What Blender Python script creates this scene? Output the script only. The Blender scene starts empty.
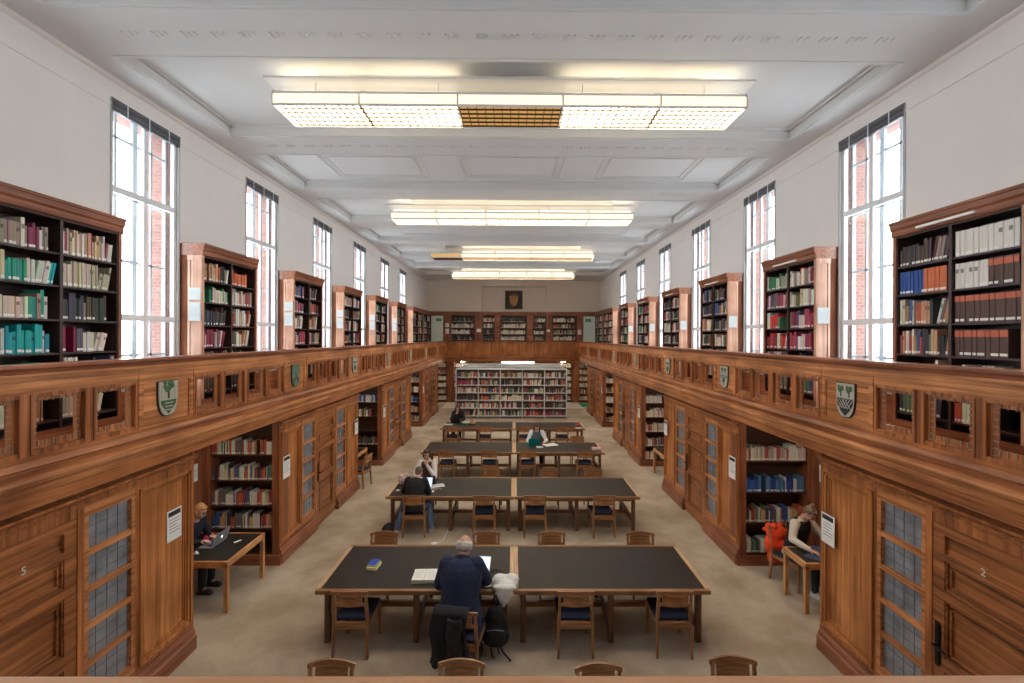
import bpy, math, random
from mathutils import Vector, Matrix
random.seed(7)
R = math.radians
C = bpy.context.scene.collection
SC = bpy.context.scene
EYE, CX = 4.1, 0.065            # eye height above the floor, camera offset from the room's axis
F = 455.0                       # focal length in pixels (16 mm on a 36 mm frame, 1024 px)

# ------------------------------------------------------------------ camera
cam_d = bpy.data.cameras.new('camera'); cam = bpy.data.objects.new('camera', cam_d); C.objects.link(cam)
cam_d.sensor_width = 36; cam_d.lens = F / 1024 * 36
cam_d.clip_start = 0.02; cam_d.clip_end = 300
cam.location = (CX, 0, EYE)
YAW, ROLL = R(0.4), R(0.23)
cam.matrix_world = Matrix.Translation((CX, 0, EYE)) @ Matrix.Rotation(-YAW, 4, 'Z') @ Matrix.Rotation(R(90), 4, 'X') @ Matrix.Rotation(ROLL, 4, 'Z')
cam_d.shift_x = -5.4 / 1024; cam_d.shift_y = -4.5 / 1024
SC.camera = cam

# ------------------------------------------------------------------ world, exposure
SC.view_settings.view_transform = 'Standard'; SC.view_settings.look = 'None'
SC.view_settings.gamma = 1; SC.view_settings.use_curve_mapping = False
SC.view_settings.exposure = 0.5
SC.cycles.use_denoising = True
SC.cycles.max_bounces = 8; SC.cycles.diffuse_bounces = 6; SC.cycles.glossy_bounces = 3
SC.cycles.transparent_max_bounces = 12
SC.cycles.sample_clamp_indirect = 6
W = bpy.data.worlds.new('sky'); SC.world = W; W.use_nodes = True
bg = W.node_tree.nodes['Background']
bg.inputs[0].default_value = (0.86, 0.93, 1.0, 1); bg.inputs[1].default_value = 8.5

# ------------------------------------------------------------------ light through the windows (portals) and lamps
WIN_K = list(range(-2, 6))
WY0, WY1 = 6.29, 7.59           # first visible window, repeated every PER metres
PER = 3.15
WZ0, WZ1 = 3.3, EYE + 3.29
for s in (-1, 1):
    for k in WIN_K:
        ld = bpy.data.lights.new('window_portal', 'AREA'); ld.shape = 'RECTANGLE'
        ld.size = WY1 - WY0; ld.size_y = WZ1 - WZ0; ld.cycles.is_portal = True
        lo = bpy.data.objects.new('window_portal', ld); C.objects.link(lo)
        lo.location = (s * 6.06, (WY0 + WY1) / 2 + PER * k, (WZ0 + WZ1) / 2)
        z = Vector((s, 0, 0)); y = Vector((0, 0, 1)); x = y.cross(z)     # area lights shine along -Z
        lo.rotation_euler = Matrix((x, y, z)).transposed().to_euler()
def area(loc, sx, sy, power, col, name='lamp_light'):
    ld = bpy.data.lights.new(name, 'AREA'); ld.shape = 'RECTANGLE'; ld.size = sx; ld.size_y = sy
    ld.energy = power; ld.color = col
    lo = bpy.data.objects.new(name, ld); C.objects.link(lo); lo.location = loc
    return lo

# ================================================================== materials
MATS = {}
def nodes(name):
    m = bpy.data.materials.new(name); m.use_nodes = True; MATS[name] = m
    nt = m.node_tree; return m, nt, nt.nodes['Principled BSDF']
def plain(name, col, rough=0.6, metal=0.0, noise=0.0, nscale=20, spec=0.5, bump=0.0, emit=None, es=0):
    m, nt, b = nodes(name)
    b.inputs['Base Color'].default_value = (*col, 1); b.inputs['Roughness'].default_value = rough
    b.inputs['Metallic'].default_value = metal; b.inputs['Specular IOR Level'].default_value = spec
    if noise or bump:
        tc = nt.nodes.new('ShaderNodeTexCoord'); n = nt.nodes.new('ShaderNodeTexNoise')
        n.inputs['Scale'].default_value = nscale; n.inputs['Detail'].default_value = 4
        nt.links.new(tc.outputs['Object'], n.inputs['Vector'])
        if noise:
            r = nt.nodes.new('ShaderNodeValToRGB')
            r.color_ramp.elements[0].position = 0.3; r.color_ramp.elements[1].position = 0.7
            r.color_ramp.elements[0].color = (*[c * (1 - noise) for c in col], 1)
            r.color_ramp.elements[1].color = (*[min(1, c * (1 + noise)) for c in col], 1)
            nt.links.new(n.outputs['Fac'], r.inputs['Fac']); nt.links.new(r.outputs['Color'], b.inputs['Base Color'])
        if bump:
            bp = nt.nodes.new('ShaderNodeBump'); bp.inputs['Strength'].default_value = bump; bp.inputs['Distance'].default_value = 0.01
            nt.links.new(n.outputs['Fac'], bp.inputs['Height']); nt.links.new(bp.outputs['Normal'], b.inputs['Normal'])
    if emit:
        b.inputs['Emission Color'].default_value = (*emit, 1); b.inputs['Emission Strength'].default_value = es
    return m
def wood(name, dark, light, axis='Y', rough=0.38, scale=1.0, coat=0.0, spec=0.5):
    """streaky polished timber, grain running along the given axis"""
    m, nt, b = nodes(name)
    tc = nt.nodes.new('ShaderNodeTexCoord'); mp = nt.nodes.new('ShaderNodeMapping')
    st = {'X': (0.6, 19, 19), 'Y': (22, 0.7, 22), 'Z': (19, 19, 0.6)}[axis]
    mp.inputs['Scale'].default_value = [a * scale for a in st]
    n = nt.nodes.new('ShaderNodeTexNoise'); n.inputs['Scale'].default_value = 1.0
    n.inputs['Detail'].default_value = 6; n.inputs['Roughness'].default_value = 0.62; n.inputs['Distortion'].default_value = 0.35
    nt.links.new(tc.outputs['Object'], mp.inputs['Vector']); nt.links.new(mp.outputs['Vector'], n.inputs['Vector'])
    r = nt.nodes.new('ShaderNodeValToRGB'); r.color_ramp.elements[0].position = 0.33; r.color_ramp.elements[1].position = 0.64
    r.color_ramp.elements[0].color = (*dark, 1); r.color_ramp.elements[1].color = (*light, 1)
    nt.links.new(n.outputs['Fac'], r.inputs['Fac'])
    # broad board-to-board tone
    n2 = nt.nodes.new('ShaderNodeTexNoise'); n2.inputs['Scale'].default_value = 1.7 * scale; n2.inputs['Detail'].default_value = 2
    nt.links.new(tc.outputs['Object'], n2.inputs['Vector'])
    mx = nt.nodes.new('ShaderNodeMix'); mx.data_type = 'RGBA'; mx.blend_type = 'MULTIPLY'; mx.inputs[0].default_value = 1.0
    r2 = nt.nodes.new('ShaderNodeValToRGB'); r2.color_ramp.elements[0].position = 0.3; r2.color_ramp.elements[1].position = 0.7
    r2.color_ramp.elements[0].color = (0.70, 0.62, 0.56, 1); r2.color_ramp.elements[1].color = (1.15, 1.13, 1.12, 1)
    nt.links.new(n2.outputs['Fac'], r2.inputs['Fac'])
    nt.links.new(r.outputs['Color'], mx.inputs[6]); nt.links.new(r2.outputs['Color'], mx.inputs[7])
    nt.links.new(mx.outputs[2], b.inputs['Base Color'])
    b.inputs['Roughness'].default_value = rough; b.inputs['Specular IOR Level'].default_value = spec
    bp = nt.nodes.new('ShaderNodeBump'); bp.inputs['Strength'].default_value = 0.12; bp.inputs['Distance'].default_value = 0.004
    nt.links.new(n.outputs['Fac'], bp.inputs['Height']); nt.links.new(bp.outputs['Normal'], b.inputs['Normal'])
    return m
OD, OL = (0.16, 0.050, 0.016), (0.53, 0.20, 0.066)
oakY = wood('oak_along_room', OD, OL, 'Y'); oakZ = wood('oak_upright', OD, OL, 'Z'); oakX = wood('oak_across_room', OD, OL, 'X')
oakYd = wood('door_oak', (0.13, 0.045, 0.017), (0.47, 0.18, 0.06), 'Y')
panZ = wood('oak_board_upright', (0.29, 0.10, 0.028), (0.64, 0.27, 0.09), 'Z', rough=0.34)
golY = wood('oak_golden', (0.24, 0.084, 0.028), (0.70, 0.31, 0.12), 'Y', rough=0.34)
redZ = wood('mahogany_upright', (0.15, 0.05, 0.025), (0.36, 0.13, 0.06), 'Z', rough=0.3)
redY = wood('mahogany_along', (0.15, 0.05, 0.025), (0.36, 0.13, 0.06), 'Y', rough=0.3)
redX = wood('mahogany_across', (0.15, 0.05, 0.025), (0.36, 0.13, 0.06), 'X', rough=0.3)
matred = wood('matt_mahogany', (0.10, 0.035, 0.02), (0.24, 0.09, 0.045), 'Z', rough=0.75, spec=0.15)
sheenZ = wood('end_panel_sheen_wood', (0.42, 0.22, 0.14), (0.66, 0.39, 0.27), 'Z', rough=0.28)  # same wood as the cases; window sheen painted in as a paler tone
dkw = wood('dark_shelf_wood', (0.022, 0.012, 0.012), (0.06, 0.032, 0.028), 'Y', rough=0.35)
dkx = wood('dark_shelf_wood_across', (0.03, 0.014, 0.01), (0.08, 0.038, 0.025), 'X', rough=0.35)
tbX = wood('table_oak_long', (0.16, 0.075, 0.03), (0.4, 0.21, 0.09), 'X', rough=0.35, scale=1.5)
tbL = wood('table_oak_light', (0.42, 0.25, 0.12), (0.68, 0.46, 0.27), 'Y', rough=0.35, scale=1.5)
tbZ = wood('table_oak_leg', (0.09, 0.042, 0.018), (0.22, 0.11, 0.05), 'Z', rough=0.4, scale=1.5)
chW = wood('chair_oak', (0.19, 0.09, 0.037), (0.46, 0.24, 0.105), 'Z', rough=0.36, scale=2)
chX = wood('chair_oak_back', (0.19, 0.085, 0.034), (0.52, 0.27, 0.12), 'X', rough=0.3, scale=2)
honX = wood('honey_oak', (0.42, 0.2, 0.075), (0.68, 0.37, 0.16), 'Y', rough=0.34, scale=2)
honZ = wood('honey_oak_leg', (0.4, 0.19, 0.07), (0.64, 0.34, 0.14), 'Z', rough=0.36, scale=2)
leather = plain('black_leathercloth', (0.022, 0.017, 0.014), rough=0.5, spec=0.35, noise=0.2, nscale=6)
plaster = plain('warm_plaster', (0.80, 0.76, 0.73), rough=0.8, noise=0.02, nscale=2)
ceilm = plain('ceiling_paint', (0.67, 0.675, 0.675), rough=0.75, noise=0.02, nscale=1.5)
whitem = plain('white_paint', (0.8, 0.79, 0.77), rough=0.5)
framem = plain('white_metal_frame', (0.78, 0.8, 0.82), rough=0.4)
sashm = plain('backlit_sash_paint', (0.34, 0.36, 0.38), rough=0.5)  # backlit darkness of the sash bars painted into the colour
greyf = plain('grey_metal_frame', (0.5, 0.49, 0.48), rough=0.4)
darkf = plain('dark_blind', (0.11, 0.11, 0.12), rough=0.5)
navy = plain('navy_fabric', (0.008, 0.014, 0.042), rough=0.9, noise=0.25, nscale=60)
black = plain('black_fabric', (0.012, 0.012, 0.014), rough=0.85, noise=0.3, nscale=50)
blackp = plain('black_plastic', (0.02, 0.02, 0.02), rough=0.4)
iron = plain('black_iron', (0.015, 0.013, 0.012), rough=0.45, metal=0.6)
steel = plain('grey_steel', (0.68, 0.69, 0.70), rough=0.4)
silver = plain('silver_metal', (0.6, 0.62, 0.66), rough=0.3, metal=0.6)
paper = plain('paper', (0.82, 0.82, 0.8), rough=0.7)
cardm = plain('grey_white_card', (0.5, 0.53, 0.52), rough=0.8)
inkm = plain('ink', (0.02, 0.02, 0.03), rough=0.6)
greenp = plain('green_sign', (0.0, 0.28, 0.1), rough=0.5)
mint = plain('pale_green_door', (0.74, 0.86, 0.80), rough=0.5)
skin = plain('skin', (0.58, 0.33, 0.23), rough=0.55, noise=0.06, nscale=30)
denim = plain('denim', (0.12, 0.2, 0.36), rough=0.9, noise=0.35, nscale=25)
gold = plain('gilt_bronze', (0.45, 0.24, 0.09), rough=0.4, metal=0.4, noise=0.3, nscale=30)
lampoff = plain('amber_louvre', (0.5, 0.34, 0.14), rough=0.5, emit=(1.0, 0.55, 0.18), es=0.35)

def carpet():
    m, nt, b = nodes('carpet')
    tc = nt.nodes.new('ShaderNodeTexCoord')
    n = nt.nodes.new('ShaderNodeTexNoise'); n.inputs['Scale'].default_value = 1.1; n.inputs['Detail'].default_value = 5; n.inputs['Roughness'].default_value = 0.6
    n2 = nt.nodes.new('ShaderNodeTexNoise'); n2.inputs['Scale'].default_value = 90; n2.inputs['Detail'].default_value = 2
    for q in (n, n2): nt.links.new(tc.outputs['Object'], q.inputs['Vector'])
    r = nt.nodes.new('ShaderNodeValToRGB'); r.color_ramp.elements[0].position = 0.32; r.color_ramp.elements[1].position = 0.68
    r.color_ramp.elements[0].color = (0.33, 0.26, 0.188, 1); r.color_ramp.elements[1].color = (0.52, 0.45, 0.365, 1)
    nt.links.new(n.outputs['Fac'], r.inputs['Fac'])
    mx = nt.nodes.new('ShaderNodeMix'); mx.data_type = 'RGBA'; mx.blend_type = 'OVERLAY'; mx.inputs[0].default_value = 0.25
    nt.links.new(r.outputs['Color'], mx.inputs[6]); nt.links.new(n2.outputs['Color'], mx.inputs[7])
    nt.links.new(mx.outputs[2], b.inputs['Base Color'])
    b.inputs['Roughness'].default_value = 0.95; b.inputs['Specular IOR Level'].default_value = 0.15
    bp = nt.nodes.new('ShaderNodeBump'); bp.inputs['Strength'].default_value = 0.3; bp.inputs['Distance'].default_value = 0.004
    nt.links.new(n2.outputs['Fac'], bp.inputs['Height']); nt.links.new(bp.outputs['Normal'], b.inputs['Normal'])
    return m
carpetm = carpet()
def brickm_():
    m, nt, b = nodes('red_brick')
    tc = nt.nodes.new('ShaderNodeTexCoord'); mp = nt.nodes.new('ShaderNodeMapping')
    mp.inputs['Rotation'].default_value = (R(90), 0, 0)
    bt = nt.nodes.new('ShaderNodeTexBrick'); bt.inputs['Scale'].default_value = 4.5
    bt.inputs['Color1'].default_value = (0.15, 0.065, 0.05, 1); bt.inputs['Color2'].default_value = (0.2, 0.095, 0.075, 1)
    bt.inputs['Mortar'].default_value = (0.25, 0.2, 0.18, 1); bt.inputs['Mortar Size'].default_value = 0.012
    nt.links.new(tc.outputs['Object'], mp.inputs['Vector']); nt.links.new(mp.outputs['Vector'], bt.inputs['Vector'])
    nt.links.new(bt.outputs['Color'], b.inputs['Base Color']); b.inputs['Roughness'].default_value = 0.85
    return m
brick = brickm_()
def bookm_():
    m, nt, b = nodes('book_cloth')
    a = nt.nodes.new('ShaderNodeAttribute'); a.attribute_name = 'Col'
    nt.links.new(a.outputs['Color'], b.inputs['Base Color']); b.inputs['Roughness'].default_value = 0.55
    return m
bookm = bookm_()
def glassm_(name, tint, refl):
    m, nt, b = nodes(name); nt.nodes.remove(b)
    o = nt.nodes['Material Output']; t = nt.nodes.new('ShaderNodeBsdfTransparent'); g = nt.nodes.new('ShaderNodeBsdfGlossy')
    t.inputs[0].default_value = (*tint, 1); g.inputs['Roughness'].default_value = 0.02
    mx = nt.nodes.new('ShaderNodeMixShader'); mx.inputs[0].default_value = refl
    nt.links.new(t.outputs[0], mx.inputs[1]); nt.links.new(g.outputs[0], mx.inputs[2]); nt.links.new(mx.outputs[0], o.inputs['Surface'])
    return m
glass = glassm_('window_glass', (0.96, 0.98, 0.98), 0.05)
leadm = plain('lead_came', (.09, .09, .095), .5)
leadglass = plain('obscured_leaded_glass', (0.22, 0.235, 0.26), rough=0.2, noise=0.3, nscale=5, bump=0.25, spec=0.8)
def emis(name, col, s, grid=0):
    m, nt, b = nodes(name)
    b.inputs['Base Color'].default_value = (0.8, 0.75, 0.65, 1)
    b.inputs['Emission Color'].default_value = (*col, 1); b.inputs['Emission Strength'].default_value = s
    return m
tube_side = emis('lit_diffuser', (1.0, 0.82, 0.56), 0.74)
tube_low = emis('lit_louvre_panel', (1.0, 0.84, 0.6), 12.5)
tube_up = emis('lit_uplight', (1.0, 0.88, 0.68), 1.3)
emisup = emis('lit_uplight_tube', (1.0, 0.82, 0.58), 6)
spotm = emis('soffit_lamp_glow', (1.0, 0.88, 0.7), 30)
screen = emis('lit_screen', (0.55, 0.72, 1.0), 0.75)
_cm = {}
def colm(col, rough=0.75):
    k = tuple(round(c, 3) for c in col) + (rough,)
    if k not in _cm: _cm[k] = plain('paint_%d' % len(_cm), col, rough)
    return _cm[k]

# ================================================================== mesh helpers
class MB:
    def __init__(s): s.v = []; s.f = []; s.m = []; s.c = []; s.M = None
    def add(s, vs, fs, mat=0, col=None):
        o = len(s.v)
        if s.M is not None: vs = [s.M @ Vector(p) for p in vs]
        s.v += [tuple(p) for p in vs]; s.f += [tuple(i + o for i in f) for f in fs]
        s.m += [mat] * len(fs); s.c += [col] * len(fs)
    def box(s, x0, x1, y0, y1, z0, z1, mat=0, col=None):
        if x0 > x1: x0, x1 = x1, x0
        if y0 > y1: y0, y1 = y1, y0
        if z0 > z1: z0, z1 = z1, z0
        vs = [(x0, y0, z0), (x1, y0, z0), (x1, y1, z0), (x0, y1, z0), (x0, y0, z1), (x1, y0, z1), (x1, y1, z1), (x0, y1, z1)]
        s.add(vs, [(0, 3, 2, 1), (4, 5, 6, 7), (0, 1, 5, 4), (1, 2, 6, 5), (2, 3, 7, 6), (3, 0, 4, 7)], mat, col)
    def extr(s, prof, axis, a, b, mat=0, col=None):
        """prof: polygon; axis 'y': (x,z) points run along y; 'x': (y,z) along x; 'z': (x,y) along z"""
        def P(p, t): return {'y': (p[0], t, p[1]), 'x': (t, p[0], p[1]), 'z': (p[0], p[1], t)}[axis]
        n = len(prof); vs = [P(p, a) for p in prof] + [P(p, b) for p in prof]
        fs = [(i, (i + 1) % n, n + (i + 1) % n, n + i) for i in range(n)] + [tuple(range(n))[::-1], tuple(range(n, 2 * n))]
        s.add(vs, fs, mat, col)
    def cyl(s, p0, p1, r0, r1=None, n=12, mat=0, col=None):
        r1 = r0 if r1 is None else r1; p0 = Vector(p0); p1 = Vector(p1); d = (p1 - p0)
        if d.length < 1e-6: return
        d.normalize(); a = d.orthogonal().normalized(); b = d.cross(a)
        vs = []
        for p, r in ((p0, r0), (p1, r1)):
            vs += [p + (a * math.cos(2 * math.pi * i / n) + b * math.sin(2 * math.pi * i / n)) * r for i in range(n)]
        fs = [(i, (i + 1) % n, n + (i + 1) % n, n + i) for i in range(n)] + [tuple(range(n))[::-1], tuple(range(n, 2 * n))]
        s.add(vs, fs, mat, col)
    def ball(s, c, r, n=12, mat=0, M=None, col=None):
        """ellipsoid; r = (rx,ry,rz) or a number, M optional 3x3 turning it"""
        if not hasattr(r, '__len__'): r = (r, r, r)
        c = Vector(c); vs = []; fs = []; k = n // 2
        for j in range(1, k):
            t = math.pi * j / k
            for i in range(n):
                p = Vector((r[0] * math.sin(t) * math.cos(2 * math.pi * i / n), r[1] * math.sin(t) * math.sin(2 * math.pi * i / n), r[2] * math.cos(t)))
                vs.append(c + (M @ p if M else p))
        top = Vector((0, 0, r[2])); top = M @ top if M else top
        vs += [c + top, c - top]; T = len(vs) - 2; B = T + 1
        for j in range(k - 2):
            for i in range(n):
                fs.append((j * n + i, (j + 1) * n + i, (j + 1) * n + (i + 1) % n, j * n + (i + 1) % n))
        for i in range(n):
            fs.append((T, i, (i + 1) % n)); fs.append((B, (k - 2) * n + (i + 1) % n, (k - 2) * n + i))
        s.add(vs, fs, mat, col)
    def loft(s, rings, mat=0, n=16, col=None):
        """rings: (centre, right vector*halfwidth, depth vector*halfdepth)"""
        vs = []
        for c, a, b in rings:
            c = Vector(c); a = Vector(a); b = Vector(b)
            vs += [c + a * math.cos(2 * math.pi * i / n) + b * math.sin(2 * math.pi * i / n) for i in range(n)]
        k = len(rings); fs = []
        for j in range(k - 1):
            for i in range(n): fs.append((j * n + i, j * n + (i + 1) % n, (j + 1) * n + (i + 1) % n, (j + 1) * n + i))
        fs += [tuple(range(n))[::-1], tuple(range((k - 1) * n, k * n))]
        s.add(vs, fs, mat, col)
    def limb(s, pts, rad, mat=0, n=12):
        for i in range(len(pts) - 1): s.cyl(pts[i], pts[i + 1], rad[i], rad[i + 1], n, mat)
        for p, r in zip(pts, rad): s.ball(p, r, n, mat)
    def tube(s, pts, r, n=8, mat=0):
        for a, b in zip(pts[:-1], pts[1:]): s.cyl(a, b, r, r, n, mat)
    def build(s, name, mats, parent=None, loc=None, rot=None, smooth=False, bevel=0, remesh=0, sm_it=0, fixn=False):
        me = bpy.data.meshes.new(name); me.from_pydata(s.v, [], s.f)
        if not isinstance(mats, (list, tuple)): mats = [mats]
        for m in mats: me.materials.append(m)
        me.polygons.foreach_set('material_index', s.m)
        if any(c is not None for c in s.c):
            ca = me.color_attributes.new('Col', 'FLOAT_COLOR', 'CORNER'); data = []
            for f, c in zip(s.f, s.c): data += list((*(c or (1, 1, 1)), 1.0)) * len(f)
            ca.data.foreach_set('color', data)
        if fixn:
            import bmesh
            b = bmesh.new(); b.from_mesh(me); bmesh.ops.recalc_face_normals(b, faces=b.faces); b.to_mesh(me); b.free()
        if smooth: me.shade_smooth()
        me.update()
        o = bpy.data.objects.new(name, me); C.objects.link(o)
        if parent: o.parent = parent
        if loc: o.location = loc
        if rot: o.rotation_euler = rot
        if bevel:
            bv = o.modifiers.new('b', 'BEVEL'); bv.width = bevel; bv.segments = 2; bv.limit_method = 'ANGLE'
        if remesh:
            rm = o.modifiers.new('r', 'REMESH'); rm.mode = 'VOXEL'; rm.voxel_size = remesh; rm.use_smooth_shade = True
            if sm_it:
                sm = o.modifiers.new('s', 'SMOOTH'); sm.factor = 0.6; sm.iterations = sm_it
        return o
def empty(name, loc=(0, 0, 0), rz=0):
    o = bpy.data.objects.new(name, None); C.objects.link(o); o.location = loc; o.rotation_euler = (0, 0, rz); o.empty_display_size = 0.1
    return o
def tag(o, label, cat, group=None):
    o['label'] = label; o['category'] = cat
    if group: o['group'] = group
    return o
def struct(o, label=None):
    o['kind'] = 'structure'
    if label: o['label'] = label
    return o
def copy_tree(o, parent=None):
    c = o.copy(); C.objects.link(c)
    if parent: c.parent = parent
    for ch in list(o.children): copy_tree(ch, c)
    return c
ORD = ['first', 'second', 'third', 'fourth', 'fifth', 'sixth', 'seventh', 'eighth', 'ninth', 'tenth', 'eleventh', 'twelfth',
       'thirteenth', 'fourteenth', 'fifteenth', 'sixteenth', 'seventeenth', 'eighteenth', 'nineteenth', 'twentieth']
def ordn(i):
    if i < 20: return ORD[i]
    t = {2: 'twenty', 3: 'thirty', 4: 'forty', 5: 'fifty'}[(i + 1) // 10]; u = (i + 1) % 10
    return {2: 'twentieth', 3: 'thirtieth', 4: 'fortieth', 5: 'fiftieth'}[(i + 1) // 10] if u == 0 else t + '-' + ORD[u - 1]

# key planes, measured from the room's axis
XW = 4.14          # face of the ground-floor panelling
XB = 4.03          # face of the balustrade
XF = 5.13          # face of the gallery bookcases
XU = 5.50          # upper wall
YB = 27.7          # rear balustrade
YR = 28.8          # rear wall
YN = -1.3          # near wall behind the camera
ZG = 2.9           # gallery floor
ZC = EYE + 3.56    # ceiling beams
ZR = ZC + 0.17     # coffer tops
SIDES = ((-1, 'left'), (1, 'right'))

# ================================================================== floor, ceiling, walls
mb = MB(); mb.box(-6, 6, YN - 0.3, 29.2, -0.2, 0.0); struct(mb.build('floor', carpetm), 'beige worn carpet floor of the reading room')
mb = MB(); mb.box(-4.1, 4.1, 26.2, 28.6, 0.0, 0.006); struct(mb.build('floor', plain('lit_floor_pale', (0.62, 0.58, 0.52), 0.5)), 'lamplight painted as a pale strip on the far floor')  # brightness of the lit far floor, painted as a thin pale plate
# gallery decks
for s, nm in SIDES:
    mb = MB(); mb.box(s * (XB + 0.03), s * XU, YN, YR, 2.62, ZG); struct(mb.build('floor', [oakY]), 'gallery deck along the %s side' % nm)
mb = MB(); mb.box(-XB, XB, YB + 0.03, YR, 2.62, ZG); struct(mb.build('floor', [oakX]), 'gallery deck across the far end')
mb = MB(); mb.box(-XB, XB, YN, 0.30, 2.62, ZG); struct(mb.build('floor', [oakX]), 'gallery deck under the viewpoint')

cof = [(3.0, 4.92, 'B'), (-2.2, 2.1, 'A')] + [(5.89 + 5.95 * k, 8.1 + 5.95 * k, 'A') for k in range(4)] + [(9.0 + 5.95 * k, 10.95 + 5.95 * k, 'B') for k in range(3)]
cof = sorted(cof)
mb = MB(); XC = 4.98
mb.box(-6.1, 6.1, YN - 0.2, YR + 0.5, ZR, ZR + 0.2)
mb.box(-6.0, -XC, YN, YR + 0.2, ZC, ZR); mb.box(XC, 6.0, YN, YR + 0.2, ZC, ZR)
prev = YN
for a, b, k in cof:
    a = max(a, YN)
    if a > prev: mb.box(-XC, XC, prev, a, ZC, ZR)
    prev = b
mb.box(-XC, XC, prev, YR + 0.2, ZC, ZR)
# stepped mouldings inside every coffer
for a, b, k in cof:
    a = max(a, YN + 0.01); t = 0.05
    for z0, w in ((ZR - 0.035, 0.05),):
        mb.box(-XC, XC, a, a + w, z0, z0 + 0.035); mb.box(-XC, XC, b - w, b, z0, z0 + 0.035)
        mb.box(-XC, -XC + w, a, b, z0, z0 + 0.035); mb.box(XC - w, XC, a, b, z0, z0 + 0.035)
    mb.box(-XC - 0.06, XC + 0.06, a - 0.07, a - 0.04, ZC - 0.008, ZC); mb.box(-XC - 0.06, XC + 0.06, b + 0.04, b + 0.07, ZC - 0.012, ZC)
    for s in (-1, 1): mb.box(s * (XC + 0.04), s * (XC + 0.07), a - 0.07, b + 0.07, ZC - 0.012, ZC)
    if k == 'B':
        # thin raised rectangles in the plain coffers
        for x0, x1 in ((-4.2, -1.75), (-1.3, 1.3), (1.75, 4.2)):
            for g, w in ((0.18, 0.03), (0.32, 0.02)):
                mb.box(x0 + g, x1 - g, a + g + .1, a + g + .1 + w, ZR - 0.02, ZR); mb.box(x0 + g, x1 - g, b - g - .1 - w, b - g - .1, ZR - 0.02, ZR)
                mb.box(x0 + g, x0 + g + w, a + g + .1, b - g - .1, ZR - 0.02, ZR); mb.box(x1 - g - w, x1 - g, a + g + .1, b - g - .1, ZR - 0.02, ZR)
struct(mb.build('ceiling', ceilm), 'white coffered plaster ceiling')
# fret relief along the beams
mb = MB()
for yb in (5.4, 8.55, 11.35, 14.45, 17.3, 20.4):
    x = -4.55
    while x < 4.5:
        for q in (0.0, 0.075, 0.15):
            mb.box(x + q, x + q + 0.02, yb - 0.05, yb + 0.05 - q * 0.3, ZC - 0.014, ZC)
        
        x += 0.344
struct(mb.build('trim_1', ceilm), 'fret pattern relief on the ceiling beams')
# side walls with window openings
for s, nm in SIDES:
    mb = MB()
    for x0, x1, mi in ((XU, XU + 0.16, 0), (XU + 0.16, 6.05, 1)):
        e = 0.0 if mi == 0 else 0.03
        mb.box(s * x0, s * x1, YN, YR + .3, 0, WZ0 + e, mi); mb.box(s * x0, s * x1, YN, YR + .3, WZ1 - e, ZR, mi)
        prev = YN
        for k in WIN_K:
            a, b = WY0 + PER * k + e, WY1 + PER * k - e
            mb.box(s * x0, s * x1, prev, a, WZ0 + e, WZ1 - e, mi); prev = b
        mb.box(s * x0, s * x1, prev, YR + .3, WZ0 + e, WZ1 - e, mi)
    struct(mb.build('wall_' + nm, [plaster, brick]), 'white plastered %s wall pierced by tall windows' % nm)
    mb = MB()
    mb.extr([(s * XU, ZC), (s * (XU - .05), ZC), (s * (XU - .04), ZC - .03), (s * (XU - .015), ZC - .05), (s * XU, ZC - .05)], 'y', YN, YR)
    mb.box(s * (XU - 0.012), s * XU, YN, YR, ZC - 0.40, ZC - 0.37)
    struct(mb.build('trim_2' if s < 0 else 'trim_3', plaster, fixn=True))
# rear wall with the shallow central recess
mb = MB(); RX0, RX1, RZ = -2.0, 2.1, 7.3
mb.box(-6, RX0, YR, YR + .3, 0, ZR); mb.box(RX1, 6, YR, YR + .3, 0, ZR); mb.box(RX0, RX1, YR, YR + .3, 0, 5.6)
mb.box(RX0 - .3, RX1 + .3, YR + .3, YR + .7, 5.3, 5.6); mb.box(RX0 - .3, RX0, YR + .3, YR + .7, 5.6, RZ); mb.box(RX1, RX1 + .3, YR + .3, YR + .7, 5.6, RZ); mb.box(RX0, RX1, YR, YR + .7, RZ, ZR); mb.box(RX0, RX1, YR + .5, YR + .7, 5.6, RZ)
mb.box(-XU, XU, YR - .05, YR, ZC - .06, ZC); mb.box(RX0 - .06, RX1 + .06, YR - .03, YR, RZ, RZ + .06)
struct(mb.build('wall_back', plain('cream_plaster', (0.78, 0.71, 0.62), 0.8)), 'cream rear wall with a shallow recess')
mb = MB(); mb.box(-6, 6, YN - .3, YN, 0, ZR); struct(mb.build('wall_front', plaster), 'plain wall behind the viewpoint')

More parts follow.
